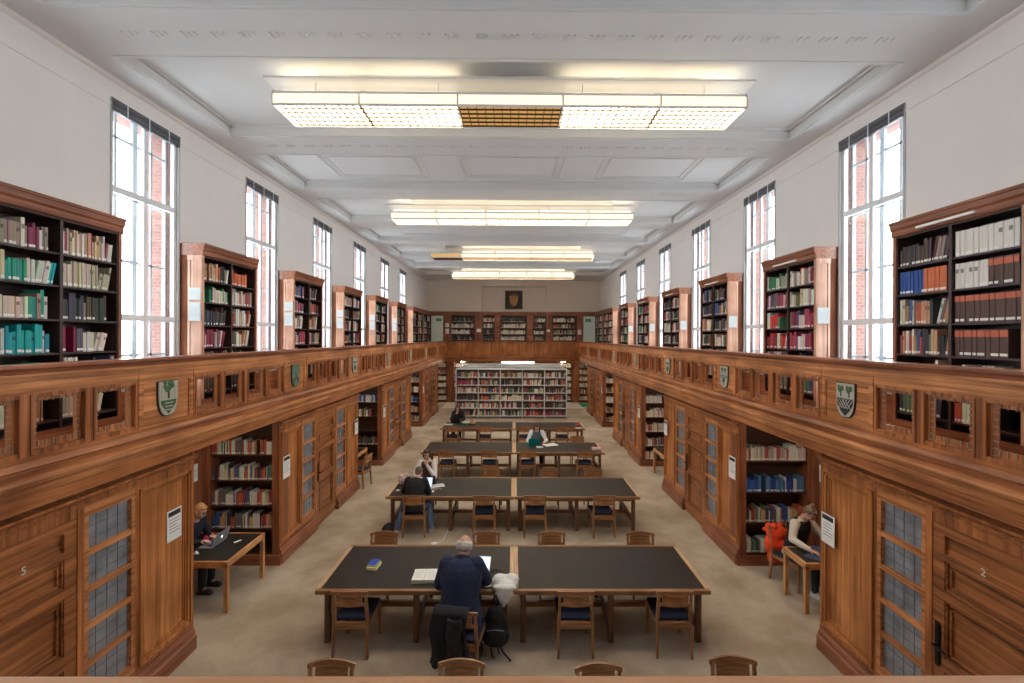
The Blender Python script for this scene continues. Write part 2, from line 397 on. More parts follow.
# ================================================================== tall windows
def tall_window(n, s, k):
    y0, y1 = WY0 + PER * k, WY1 + PER * k
    t = struct(empty('window_%d' % n, (s * XU, (y0 + y1) / 2, WZ0)), 'tall white window on the %s wall' % ('left' if s < 0 else 'right'))
    h = WZ1 - WZ0; w = (y1 - y0) / 2; zt = [EYE + 2.05 - WZ0, EYE + .26 - WZ0]
    X = lambda d: s * d
    mb = MB()   # casing and secondary glazing frame
    mb.box(X(-.012), X(.10), -w, -w + .035, 0, h, 1); mb.box(X(-.012), X(.10), w - .035, w, 0, h, 1)
    mb.box(X(.0), X(.10), -w + .035, w - .035, h - .035, h, 1); mb.box(X(.0), X(.10), -w, w, 0, .05, 1)
    mb.box(X(.03), X(.075), -w + .035, -w + .085, .05, h - .035); mb.box(X(.03), X(.075), w - .085, w - .035, .05, h - .035)
    mb.box(X(.03), X(.075), -.035, .035, .05, h - .04)
    for z in zt: mb.box(X(.022), X(.08), -w + .05, w - .05, z - .045, z + .045)
    mb.box(X(.03), X(.075), -w + .05, w - .05, h - .09, h - .035)
    mb.build('window_frame', [framem, greyf], t)
    mb = MB(); mb.box(X(.05), X(.054), -w + .05, w - .05, .05, h - .05); mb.build('glass_pane', glass, t)
    mb = MB()   # outer sash with glazing bars
    mb.box(X(.19), X(.24), -w, -w + .06, 0, h); mb.box(X(.19), X(.24), w - .06, w, 0, h); mb.box(X(.19), X(.24), -w, w, h - .06, h)
    mb.box(X(.19), X(.24), -.04, .04, 0, h)
    for z in zt: mb.box(X(.19), X(.24), -w, w, z - .03, z + .03)
    for z in (h - .42, zt[0] - .95, .5): mb.box(X(.205), X(.225), -w, w, z - .018, z + .018)
    for y in (-w / 2, w / 2):
        mb.box(X(.205), X(.225), y - .016, y + .016, 0, h)
    mb.build('outer_sash', sashm, t)
    mb = MB()   # raised venetian blind
    mb.box(X(-.02), X(.03), -w + .01, w - .01, h - .06, h - .005)
    for i in range(7): mb.box(X(-.025), X(.028), -w + .02, w - .02, h - .075 - i * .018, h - .066 - i * .018)
    for y in (-w * .6, 0, w * .6): mb.box(X(-.028), X(-.022), y - .008, y + .008, h - .20, h, 1)
    mb.build('blind', [darkf, framem], t)
n = 1
for s, nm in SIDES:
    for k in WIN_K: tall_window(n, s, k); n += 1
WN = n

# ================================================================== books
PAL = {
 'mixed': [(.55,.5,.4),(.62,.58,.5),(.3,.05,.05),(.05,.1,.25),(.5,.12,.06),(.1,.2,.12),(.7,.68,.62),(.04,.04,.05),(.35,.2,.1),(.6,.35,.2),(.15,.13,.12)],
 'teal': [(0,.34,.36),(0,.42,.42),(0,.3,.36),(.02,.30,.22),(.6,.58,.52),(.68,.66,.6),(.25,.03,.08),(.3,.25,.2),(.62,.5,.4),(.66,.64,.58)],
 'tealfull': [(0,.34,.36),(0,.42,.42),(0,.3,.36),(0,.38,.38),(0,.34,.36),(.6,.58,.52)],
 'cream': [(.7,.66,.56),(.62,.56,.45),(.74,.72,.66),(.5,.42,.3),(.66,.6,.5),(.35,.08,.08),(.4,.36,.3)],
 'maroon': [(.25,.02,.06),(.35,.03,.08),(.2,.1,.1),(.6,.55,.5),(.4,.06,.1),(.1,.1,.15),(.65,.6,.6)],
 'green': [(.02,.2,.09),(.04,.25,.12),(.55,.52,.42),(.3,.35,.25),(.02,.12,.06),(.6,.6,.5)],
 'red': [(.6,.03,.03),(.5,.02,.04),(.65,.08,.05),(.25,.02,.04),(.1,.25,.12),(.7,.65,.6)],
 'dark': [(.05,.04,.04),(.09,.06,.04),(.03,.05,.04),(.12,.05,.05),(.3,.27,.22),(.05,.05,.09)],
 'white': [(.74,.72,.68),(.7,.69,.66),(.78,.76,.72),(.68,.64,.58)],
 'setbrown': [(.10,.055,.045)],
 'blue': [(.02,.08,.32),(.03,.12,.4),(.08,.2,.35),(.6,.58,.55),(.03,.05,.2)],
 'peach': [(.62,.36,.26),(.66,.6,.5),(.5,.3,.2),(.3,.03,.06),(.7,.66,.58),(.6,.45,.33)],
 'orange': [(.62,.16,.06),(.66,.2,.09),(.55,.12,.05)],
}
CNAME = [((.0,.34,.36),'teal'),((.7,.67,.6),'cream'),((.55,.48,.38),'beige'),((.6,.03,.03),'bright red'),((.28,.03,.06),'maroon'),((.03,.2,.09),'green'),
         ((.03,.08,.32),'blue'),((.05,.04,.04),'black'),((.12,.08,.06),'dark brown'),((.62,.17,.07),'orange'),((.35,.2,.1),'brown'),((.35,.33,.3),'grey'),((.75,.74,.7),'white'),((.65,.35,.22),'peach')]
def cname(c): return min(CNAME, key=lambda q: sum((math.sqrt(a) - math.sqrt(b)) ** 2 for a, b in zip(q[0], c)))[1]
BOOKS = []
def shelf_row(org, along, face, length, hmax, pal, place, fill=1.0, wmin=.018, wmax=.045, uniform=False, two=None, leanp=.12, deep=.2, lab=True, hid=1.0, swap=None):
    """org = left end (as seen) of the shelf surface at its front edge; along = unit vector to the viewer's right; face = outward normal"""
    org = Vector(org); along = Vector(along); face = Vector(face)
    x = 0.012; i = 0; L = length * fill; run = None
    cols = PAL[pal]; row = []
    uh = hmax * random.uniform(.78, .9); cc = random.choice(cols); cnt = 0
    while True:
        if uniform: w = uniform if uniform is not True else .04; h = uh; c = cols[0]
        else:
            w = random.uniform(wmin, wmax)
            if cnt <= 0: cc = random.choice(cols); cnt = random.choice([1, 1, 1, 1, 2, 2, 3, 5]); hh = hmax * random.uniform(.62, .93); ww = w
            cnt -= 1; w = ww; h = hh + random.uniform(-.006, .006)
            c = tuple(max(.005, min(.9, q * random.uniform(.85, 1.15))) for q in cc)
        if x + w > L: break
        if swap and x > length * swap[0]: w = .05; h = hmax * .9; c = PAL[swap[1]][0]
        row.append([x, w, h, 0.0, c]); x += w + random.uniform(0.0005, .002)
        if not uniform and random.random() < .02: x += random.uniform(.03, .12)
    if fill < .97 and row and not uniform and random.random() < .75:     # the last few slump sideways
        k = random.randint(2, min(6, len(row))); a = R(random.uniform(6, 16)); sgn = -1
        for q in row[-k:]: q[3] = a
    for i, (x, w, h, lean, c) in enumerate(row):
        BOOKS.append(dict(org=org, along=along, face=face, x=x, w=w, h=h, lean=lean, c=c, d=min(deep, .13 + h * .25), i=i, n=len(row), place=place, two=(swap[2] if swap and x > length * swap[0] else two), lab=lab and random.random() < .75, hid=hid))
def book_geo(mb, b, full):
    up = Vector((0, 0, 1)); a, f = b['along'], b['face']
    setb = .02 + (b['i'] * 37 % 11) * .0015
    o = b['org'] + a * b['x'] - f * setb
    if b['lean']:
        t = b['lean']; ca, sa = math.cos(t), math.sin(t)
        o = o + up * .001
        A, U = a * ca - up * sa, up * ca + a * sa; o = o + up * (b['w'] * sa)
    else: A, U = a, up
    w, h, d, c = b['w'], b['h'], b['d'], b['c']
    def P(x, y, z): return o + A * x - f * y + U * z    # y goes into the shelf
    def quadbox(x0, x1, y0, y1, z0, z1, col):
        vs = [P(x0, y0, z0), P(x1, y0, z0), P(x1, y1, z0), P(x0, y1, z0), P(x0, y0, z1), P(x1, y0, z1), P(x1, y1, z1), P(x0, y1, z1)]
        mb.add(vs, [(0, 3, 2, 1), (4, 5, 6, 7), (0, 1, 5, 4), (1, 2, 6, 5), (2, 3, 7, 6), (3, 0, 4, 7)], 0, col)
    if full:
        # rounded spine + boards + page block
        prof = [(0, .004), (w * .2, .001), (w * .5, 0), (w * .8, .001), (w, .004), (w, d), (w * .86, d), (w * .86, .006), (w * .14, .006), (w * .14, d), (0, d)]
        m = len(prof); vs = [P(x, y, 0) for x, y in prof] + [P(x, y, h) for x, y in prof]
        fs = [(i, (i + 1) % m, m + (i + 1) % m, m + i) for i in range(m)]
        fs += [(m + 0, m + 1, m + 8, m + 9, m + 10), (m + 1, m + 2, m + 3, m + 7, m + 8), (m + 3, m + 4, m + 5, m + 6, m + 7)]
        mb.add(vs, fs, 0, c)
        quadbox(w * .14, w * .86, .006, d - .006, .004, h - .005, (.72, .68, .58))
    else:
        vs = [P(0, 0, 0), P(w, 0, 0), P(w, d, 0), P(0, d, 0), P(0, 0, h), P(w, 0, h), P(w, d, h), P(0, d, h)]
        mb.add(vs, [(0, 1, 5, 4), (1, 2, 6, 5), (3, 0, 4, 7), (4, 5, 6, 7)], 0, c)
    lum = sum(c) / 3
    if b['two']:
        z0, z1, cc = b['two']; quadbox(.0005, w - .0005, -.0012, .002, h * z0, h * z1, cc)
    if b['lab']:
        lc = (.78, .77, .74) if lum < .5 else (.85, .84, .82)
        quadbox(w * .1, w * .9, -.0012, .002, h * .06, h * .06 + min(.028, h * .12), lc)
    elif full and lum > .2: quadbox(w * .15, w * .85, -.001, .002, h * .62, h * .78, tuple(q * .35 for q in c))

# ================================================================== gallery bookcases
SHZ = [5.04, 4.67, 4.28, 3.90, 3.52, 3.14]
def gallery_case(s, y0, y1, label, place, group, cols=2, strip=False, pals=None, notices=True, custom=None):
    t = empty('gallery_bookcase', (s * XU, (y0 + y1) / 2, ZG)); tag(t, label, 'bookcase', group)
    ox, oy = s * XU, (y0 + y1) / 2
    def bx(mb, a0, a1, b0, b1, z0, z1, mi=0): mb.box(s * a0 - ox, s * a1 - ox, b0 - oy, b1 - oy, z0 - ZG, z1 - ZG, mi)
    mb = MB(); bx(mb, XU - .02, XU, y0, y1, ZG, 5.45); bx(mb, XF + .02, XU, y0 + .04, y1 - .04, 5.42, 5.45)
    bx(mb, XF + .03, XU, y0 + .04, y1 - .04, ZG, ZG + .1)
    bx(mb, XF + .012, XU - .02, y0 + .052, y0 + .066, ZG, 5.42); bx(mb, XF + .012, XU - .02, y1 - .066, y1 - .052, ZG, 5.42)
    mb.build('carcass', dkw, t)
    for e, ya, yb in ((0, y0, y0 + .05), (1, y1 - .05, y1)):
        mb = MB(); bx(mb, XF, XU, ya, yb, ZG, 5.44)
        if e == 0:   # panelled end towards the viewer
            bx(mb, XF + .0, XF + .03, ya - .012, ya, ZG, 5.44); bx(mb, XF + .2, XF + .235, ya - .012, ya, ZG, 5.44)
            bx(mb, XF - .002, XF + .237, ya - .018, ya, 5.36, 5.438); bx(mb, XF, XF + .235, ya - .016, ya, ZG, ZG + .18)
            bx(mb, XF + .235, XU, ya - .004, ya, ZG, 5.44, 1)
        mb.build('end_panel', [sheenZ if e == 0 else redZ, matred], t)
    mb = MB()
    prof = [(XU, 5.44), (XF, 5.44), (XF - .012, 5.455), (XF - .012, 5.52), (XF - .03, 5.545), (XF - .04, 5.60), (XF - .05, 5.61), (XF - .05, 5.64), (XU, 5.64)]
    mb.extr([(s * a - ox, z - ZG) for a, z in prof], 'y', y0 - .012 - oy, y1 + .012 - oy)
    mb.build('cornice', redY, t, fixn=True)
    cw = (y1 - y0 - .1) / cols
    for c in range(1, cols):
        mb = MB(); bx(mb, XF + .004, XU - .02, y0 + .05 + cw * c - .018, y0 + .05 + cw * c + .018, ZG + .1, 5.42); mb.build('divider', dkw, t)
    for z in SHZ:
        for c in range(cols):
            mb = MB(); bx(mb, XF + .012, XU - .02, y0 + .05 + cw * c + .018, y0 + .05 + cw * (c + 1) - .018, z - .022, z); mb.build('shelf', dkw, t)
    mb = MB(); bx(mb, XF - .012, XF + .03, y0, y1, ZG, ZG + .14); mb.build('plinth', redY, t)
    if strip:
        mb = MB(); m = y0 + (y1 - y0) * .3; bx(mb, XF - .05, XF - .01, m, m + .72, 5.475, 5.505); o = mb.build('strip_lamp', whitem, t); o['label'] = 'slim white lamp on the cornice'
    for r, z in enumerate(SHZ):
        hm = ([5.42] + SHZ)[r] - z - .035
        for c in range(cols):
            ya, yb = y0 + .05 + cw * c + .02, y0 + .05 + cw * (c + 1) - .02
            vis = c if s < 0 else cols - 1 - c
            pl = (place % (ordn(r), 'left' if vis == 0 else 'right')) if '%' in place else place
            kw = dict(pal=random.choice(['mixed', 'mixed', 'cream', 'maroon', 'green', 'dark', 'mixed']), fill=random.uniform(.6, 1.0))
            if custom and (r, vis) in custom: kw.update(custom[(r, vis)])
            hid = 1.0 if z > 3.85 else 0.25
            if s < 0: shelf_row((-XF - .012, ya, z), (0, 1, 0), (1, 0, 0), yb - ya, hm, place=pl, hid=hid, **kw)
            else: shelf_row((XF + .012, yb, z), (0, -1, 0), (-1, 0, 0), yb - ya, hm, place=pl, hid=hid, **kw)
    return t
def notice(name, loc, w, h, nrm, label, lines=5, head=True, group=None, cat='notice'):
    """a sheet standing off a wall; nrm is its facing direction in the floor plane"""
    nrm = Vector(nrm); o = Vector(loc); a = Vector((-nrm.y, nrm.x, 0))
    t = empty(name, loc); tag(t, label, cat, group)
    rz = math.atan2(a.y, a.x)
    t.rotation_euler = (0, 0, rz)     # local x = along, local -y = facing
    mb = MB(); mb.box(-w / 2, w / 2, -.006, 0, -h / 2, h / 2); mb.build('sheet', paper if name != 'shelf_notice' else cardm, t)
    mb = MB()
    if head: mb.box(-w * .42, w * .42, -.0075, -.006, h * .30, h * .45)
    zz = h * .18
    for i in range(lines):
        mb.box(-w * .36, w * (.36 - .2 * (i % 3 == 2)), -.0075, -.006, zz, zz + h * .014); zz -= h * .5 / lines
    mb.build('print', inkm if head else colm((.35, .37, .4)), t)
    return t
ordc = ['nearest', 'second', 'third', 'fourth', 'fifth', 'sixth']
cusL = {(0,0): dict(pal='teal', fill=.9), (0,1): dict(pal='peach', fill=.95), (1,0): dict(pal='teal', fill=.95), (1,1): dict(pal='cream', fill=.9),
        (2,0): dict(pal='teal', fill=.95), (2,1): dict(pal='dark', fill=.9), (3,0): dict(pal='tealfull', fill=.9), (3,1): dict(pal='maroon', fill=.85)}
cusR = {(0,0): dict(pal='dark', fill=.95), (0,1): dict(pal='white', fill=1, uniform=.05), (1,0): dict(pal='blue', fill=.96, uniform=.036, swap=(.45, 'orange', None)), (1,1): dict(pal='white', fill=1, uniform=.05, swap=(.5, 'setbrown', (.72, .95, (.55, .14, .08)))),
        (2,0): dict(pal='mixed', fill=.95), (2,1): dict(pal='setbrown', uniform=.052, fill=1.0, two=(.78, .98, (.55, .14, .08))),
        (3,0): dict(pal='mixed', fill=.95), (3,1): dict(pal='setbrown', uniform=.046, fill=.85, two=(.72, .95, (.55, .14, .08)))}
cusR2 = {(0,0): dict(pal='green', fill=.95), (0,1): dict(pal='red', fill=1), (1,0): dict(pal='maroon', fill=.9), (1,1): dict(pal='cream', fill=1), (2,0): dict(pal='red', fill=.6),
         (2,1): dict(pal='maroon', fill=.9), (3,0): dict(pal='red', fill=.9), (3,1): dict(pal='maroon', fill=.95)}
cusL2 = {(0,0): dict(pal='mixed', fill=.95), (0,1): dict(pal='orange', fill=.75), (1,0): dict(pal='green', fill=.98), (1,1): dict(pal='cream', fill=.98), (2,0): dict(pal='dark', fill=.8),
         (2,1): dict(pal='cream', fill=.85), (3,0): dict(pal='maroon', fill=.75), (3,1): dict(pal='mixed', fill=.75)}
for s, nm in SIDES:
    for j in range(0, 6):
        y0 = 4.46 + PER * j
        pl = '%%s shelf, %%s half of %s %s gallery bookcase' % (ordc[j], nm)
        cus = {(-1, 0): cusL, (1, 0): cusR, (1, 1): cusR2, (-1, 1): cusL2}.get((s, j))
        gallery_case(s, y0, y0 + 1.6, '%s bookcase along the %s gallery wall, dark shelves full of books' % (ordc[j], nm), pl, 'oak bookcases between the gallery windows', 2, s > 0, custom=cus)
        if j:
            for z, h, wd in (((4.80, .20, 'upper'), (4.50, .31, 'lower')) if s < 0 else ((4.48, .27, 'single'),)):
                notice('shelf_notice', (s * (XF + .115), y0 - .014, z), .19, h, (0, -1, 0), '%s white sheet on the end of the %s %s gallery bookcase' % (wd, ordc[j], nm), head=False, group='white sheets on the gallery bookcase ends')
    gallery_case(s, 23.36, 25.9, 'last but one bookcase of the %s gallery, near the far end' % nm, 'far books', 'oak bookcases between the gallery windows', 2, False)
    gallery_case(s, 25.96, YR - .3, 'corner bookcase at the far end of the %s gallery' % nm, 'far books', 'oak bookcases between the gallery windows', 2, False)
    # wood dado under the windows
    mb = MB()
    for k in WIN_K:
        a, b = WY0 + PER * k - .2, WY1 + PER * k + .02
        mb.box(s * (XU - .03), s * XU, a, b, ZG, WZ0); mb.box(s * (XU - .06), s * XU, a, b, WZ0 - .04, WZ0)
    struct(mb.build('trim_4' if s < 0 else 'trim_5', redY))

# ================================================================== balustrades
def shield_part(parent, y, s, d):
    """painted shield on the balustrade face; design d"""
    t = empty('coat_of_arms', (0, y, 3.36)); t.parent = parent; t['label'] = 'painted heraldic shield'
    t.rotation_euler = (0, 0, R(90) if s < 0 else R(-90))     # local x along the panel, local -y towards the hall
    t.location = (s * (XB + .02), y, 3.36)
    def outline(w, h, n=8):
        p = [(-w, h), (w, h)]
        for i in range(n + 1):
            a = i / n; p.append((w * math.cos(a * math.pi / 2) ** .7 if a < 1 else 0, h * .15 - (h * 1.15) * math.sin(a * math.pi / 2)))
        for i in range(n - 1, -1, -1):
            a = i / n; p.append((-w * math.cos(a * math.pi / 2) ** .7, h * .15 - (h * 1.15) * math.sin(a * math.pi / 2)))
        return p
    cream, green, dk, blue, yel = colm((.40, .385, .31), .5), colm((.04, .11, .05), .5), colm((.03, .03, .035), .5), colm((.05, .14, .22), .5), colm((.5, .4, .12), .5)
    O = outline(.145, .2); mb = MB(); mb.extr([(x * 1.08, z * 1.06) for x, z in O], 'y', -.016, 0, 0); mb.build('rim', dk, t, fixn=True)
    mb = MB(); mb.extr(O, 'y', -.024, -.012); mb.build('field', [cream, colm((.10, .16, .09)), cream, cream][d % 2 if d < 2 and s < 0 else 0], t, fixn=True)
    def tree(mb, x, z, k):
        mb.extr([(x - .008 * k, z), (x + .008 * k, z), (x + .006 * k, z + .06 * k), (x - .006 * k, z + .06 * k)], 'y', -.027, -.022, 1)
        for a in range(9): mb.ball((x + .034 * k * math.cos(a * .7), -.026, z + .085 * k + .026 * k * math.sin(a * 1.9)), (.019 * k, .005, .019 * k), 8, 0)
    mb = MB()
    if s < 0 and d == 0:
        mb.extr([(-.12, -.02), (.12, -.02), (.11, -.07), (0, -.185), (-.11, -.07)], 'y', -.028, -.022, 0)
        tree(mb, 0, .0, 1.7)
        for x in (-.115, .095): mb.box(x, x + .02, -.027, -.022, 0.0, .17, 2)
        for z in (-.06, -.10, -.14): mb.box(-.07 - z * .1, .07 + z * .1, -.030, -.026, z, z + .012, 2)
    elif d == 0:
        tree(mb, -.068, .04, 1.05); tree(mb, .068, .04, 1.05)
        mb.extr([(-.135, .02), (.135, .02), (.128, -.05), (.07, -.13), (0, -.19), (-.07, -.13), (-.128, -.05)], 'y', -.027, -.022, 1)
        for q in range(-3, 4):
            for sg in (-1, 1):
                x = q * .045
                a = (x, .015); b = (x + sg * .09, -.10)
                if abs(b[0]) < .11 : mb.extr([(a[0] - .005, a[1]), (a[0] + .005, a[1]), (b[0] + .005, b[1]), (b[0] - .005, b[1])], 'y', -.031, -.026, 2)
    elif d == 1:
        if s > 0:
            tree(mb, -.06, .06, .9); tree(mb, .06, .06, .9); mb.box(-.135, .135, -.028, -.022, -.02, .035, 3); mb.box(-.13, .13, -.030, -.026, .0, .012, 2); tree(mb, 0, -.15, 1.0)
        else:
            mb.ball((0, -.024, .08), (.07, .006, .05), 12, 3); mb.extr([(-.12, -.09), (0, .0), (.12, -.09), (.11, -.12), (0, -.05), (-.11, -.12)], 'y', -.028, -.022, 1)
            mb.ball((0, -.024, -.12), (.035, .006, .035), 10, 3)
            for x in (-.1, .08): mb.box(x, x + .02, -.027, -.022, -.03, .03, 4)
    elif d == 2:
        mb.box(-.12, .12, -.028, -.022, .05, .10, 3); mb.extr([(-.1, -.06), (0, .03), (.1, -.06), (0, -.15)], 'y', -.028, -.022, 0)
    else:
        mb.box(-.014, .014, -.028, -.022, -.15, .17, 1); mb.box(-.12, .12, -.028, -.022, .02, .06, 4)
    mb.build('charges', [green, dk, cream, blue, yel], t, fixn=True)
for s, nm in SIDES:
    t = empty('gallery_balustrade', (0, 0, ZG)); t.location = (0, 0, 0)
    tag(t, 'carved oak balustrade of the %s gallery with square openings and shields' % nm, 'balustrade')
    YE, Y0 = YB, 0.33
    X = lambda d: s * (XB + d)      # d < 0 towards the hall
    mb = MB()
    mb.extr([(X(.16), 3.85), (X(-.05), 3.85), (X(-.06), 3.84), (X(-.06), 3.82), (X(-.045), 3.805), (X(-.02), 3.80), (X(-.015), 3.775), (X(.0), 3.77), (X(.15), 3.77), (X(.16), 3.8)], 'y', Y0, YE)
    mb.build('handrail', redY, t, fixn=True)
    mb = MB(); mb.box(X(0), X(.11), Y0, YE, 3.60, 3.77); mb.box(X(-.012), X(0), Y0, YE, 3.665, 3.69); mb.box(X(-.006), X(0), Y0, YE, 3.69, 3.77)
    mb.build('top_board', golY, t)
    mb = MB(); mb.box(X(0), X(.11), Y0, YE, 2.9, 3.07)
    mb.extr([(X(.02), 3.03), (X(-.012), 3.03), (X(-.03), 3.0), (X(-.035), 2.98), (X(-.02), 2.965), (X(0.02), 2.96)], 'y', Y0, YE)
    mb.build('lower_board', oakY, t, fixn=True)
    mb = MB()
    mb.extr([(X(.11), 2.9), (X(-.01), 2.9), (X(-.035), 2.885), (X(-.04), 2.86), (X(-.03), 2.83), (X(.0), 2.815), (X(.01), 2.79), (X(.01), 2.74), (X(.03), 2.72), (X(.035), 2.67), (X(.06), 2.655), (X(.06), 2.6), (X(.11), 2.6)], 'y', Y0, YE)
    mb.build('fascia_moulding', golY, t, fixn=True)
    k = -2
    while 5.42 + PER * k - .42 < YE:
        yc = 5.42 + PER * k
        a, b = yc - .42, yc + .42
        if b > Y0:
            a = max(a, Y0); b = min(b, YE)
            mb = MB(); mb.box(X(.02), X(.10), a, b, 3.07, 3.60)
            for q0, q1 in ((a + .0, a + .055), (b - .055, b)): mb.box(X(0), X(.11), q0, q1, 3.07, 3.60)
            for q in (a + .055, b - .07): mb.box(X(.006), X(.02), q, q + .015, 3.09, 3.58)
            mb.box(X(.0), X(.02), a + .055, b - .055, 3.57, 3.60); mb.box(X(.0), X(.02), a + .055, b - .055, 3.07, 3.10)
            for q in (a - .01, b): mb.box(X(-.008), X(0), q, q + .012, 3.07, 3.77)
            mb.build('shield_panel', golY, t)
            if b - a > .8:
                shield_part(t, yc, s, max(0, k) if k < 4 else 3)
        # openings
        oa = yc + .42; L = (PER - .84) / 4
        for i in range(4):
            p, q = oa + L * i, oa + L * (i + 1)
            if p < Y0 or q > YE: continue
            mb = MB(); e = .055
            mb.box(X(0), X(.11), p, p + e, 3.07, 3.60); mb.box(X(0), X(.11), q - e, q, 3.07, 3.60)
            mb.box(X(.035), X(.05), p + e, p + e + .062, 3.18, 3.53); mb.box(X(.035), X(.05), q - e - .062, q - e, 3.18, 3.53)
            mb.box(X(-.008), X(.0), p + e - .02, p + e, 3.08, 3.59); mb.box(X(-.008), X(.0), q - e, q - e + .02, 3.08, 3.59)
            mb.box(X(0), X(.11), p + e, q - e, 3.565, 3.60); mb.box(X(.0), X(.11), p + e, q - e, 3.07, 3.115)
            mb.box(X(.035), X(.05), p + e, q - e, 3.53, 3.565); mb.box(X(.035), X(.05), p + e, q - e, 3.115, 3.18)
            if k < 3:
                nn = 8
                for u in range(nn):
                    yy = p + e + .015 + (q - p - 2 * e - .03) * u / (nn - 1)
                    mb.box(X(.028), X(.036), yy - .006, yy + .006, 3.14, 3.186, 1); mb.box(X(.028), X(.036), yy - .006, yy + .006, 3.524, 3.565, 1)
                    zz = 3.13 + .42 * u / (nn - 1)
                    mb.box(X(.030), X(.036), p + e + .025, p + e + .068, zz - .006, zz + .006, 1); mb.box(X(.030), X(.036), q - e - .068, q - e - .025, zz - .006, zz + .006, 1)
            mb.build('opening_frame', [oakZ, colm((.30, .20, .13), .4)], t)
        k += 1
# rear balustrade: solid boards
t = empty('rear_balustrade', (0, YB, ZG)); tag(t, 'solid panelled oak balustrade across the far end of the hall', 'balustrade')
mb = MB(); mb.box(-XB, XB, -.06, .12, .91, .95); mb.box(-XB, XB, -.03, .1, .87, .91); mb.build('handrail', redX, t)
mb = MB(); mb.box(-XB, XB, 0, .1, .0, .87)
for i in range(-7, 8): mb.box(i * .55 - .03, i * .55 + .03, -.012, 0, .13, .8)
mb.box(-XB, XB, -.014, 0, .77, .87); mb.box(-XB, XB, -.014, 0, .04, .13); mb.build('panelling', oakZ, t)
mb = MB(); mb.extr([(.1, .02), (-.05, .02), (-.055, -.03), (-.02, -.07), (-.01, -.16), (.02, -.18), (.03, -.3), (.1, -.3)], 'x', -XB, XB); mb.build('fascia_moulding', oakX, t, fixn=True)
# near balustrade, whose rail runs under the viewpoint
t = empty('near_balustrade', (0, .3375, ZG)); tag(t, 'oak handrail of the near gallery crossing the bottom of the view', 'balustrade')
mb = MB(); mb.box(-XB, XB, -.17, .0, .91, .95); mb.build('handrail', wood('worn_rail_oak', (.50, .22, .09), (.78, .42, .22), 'X', rough=.3), t, bevel=.003)
mb = MB(); mb.box(-XB, XB, -.13, -.03, 0, .91); mb.box(-XB, XB, -.15, -.03, -.3, 0); mb.build('panelling', oakX, t)

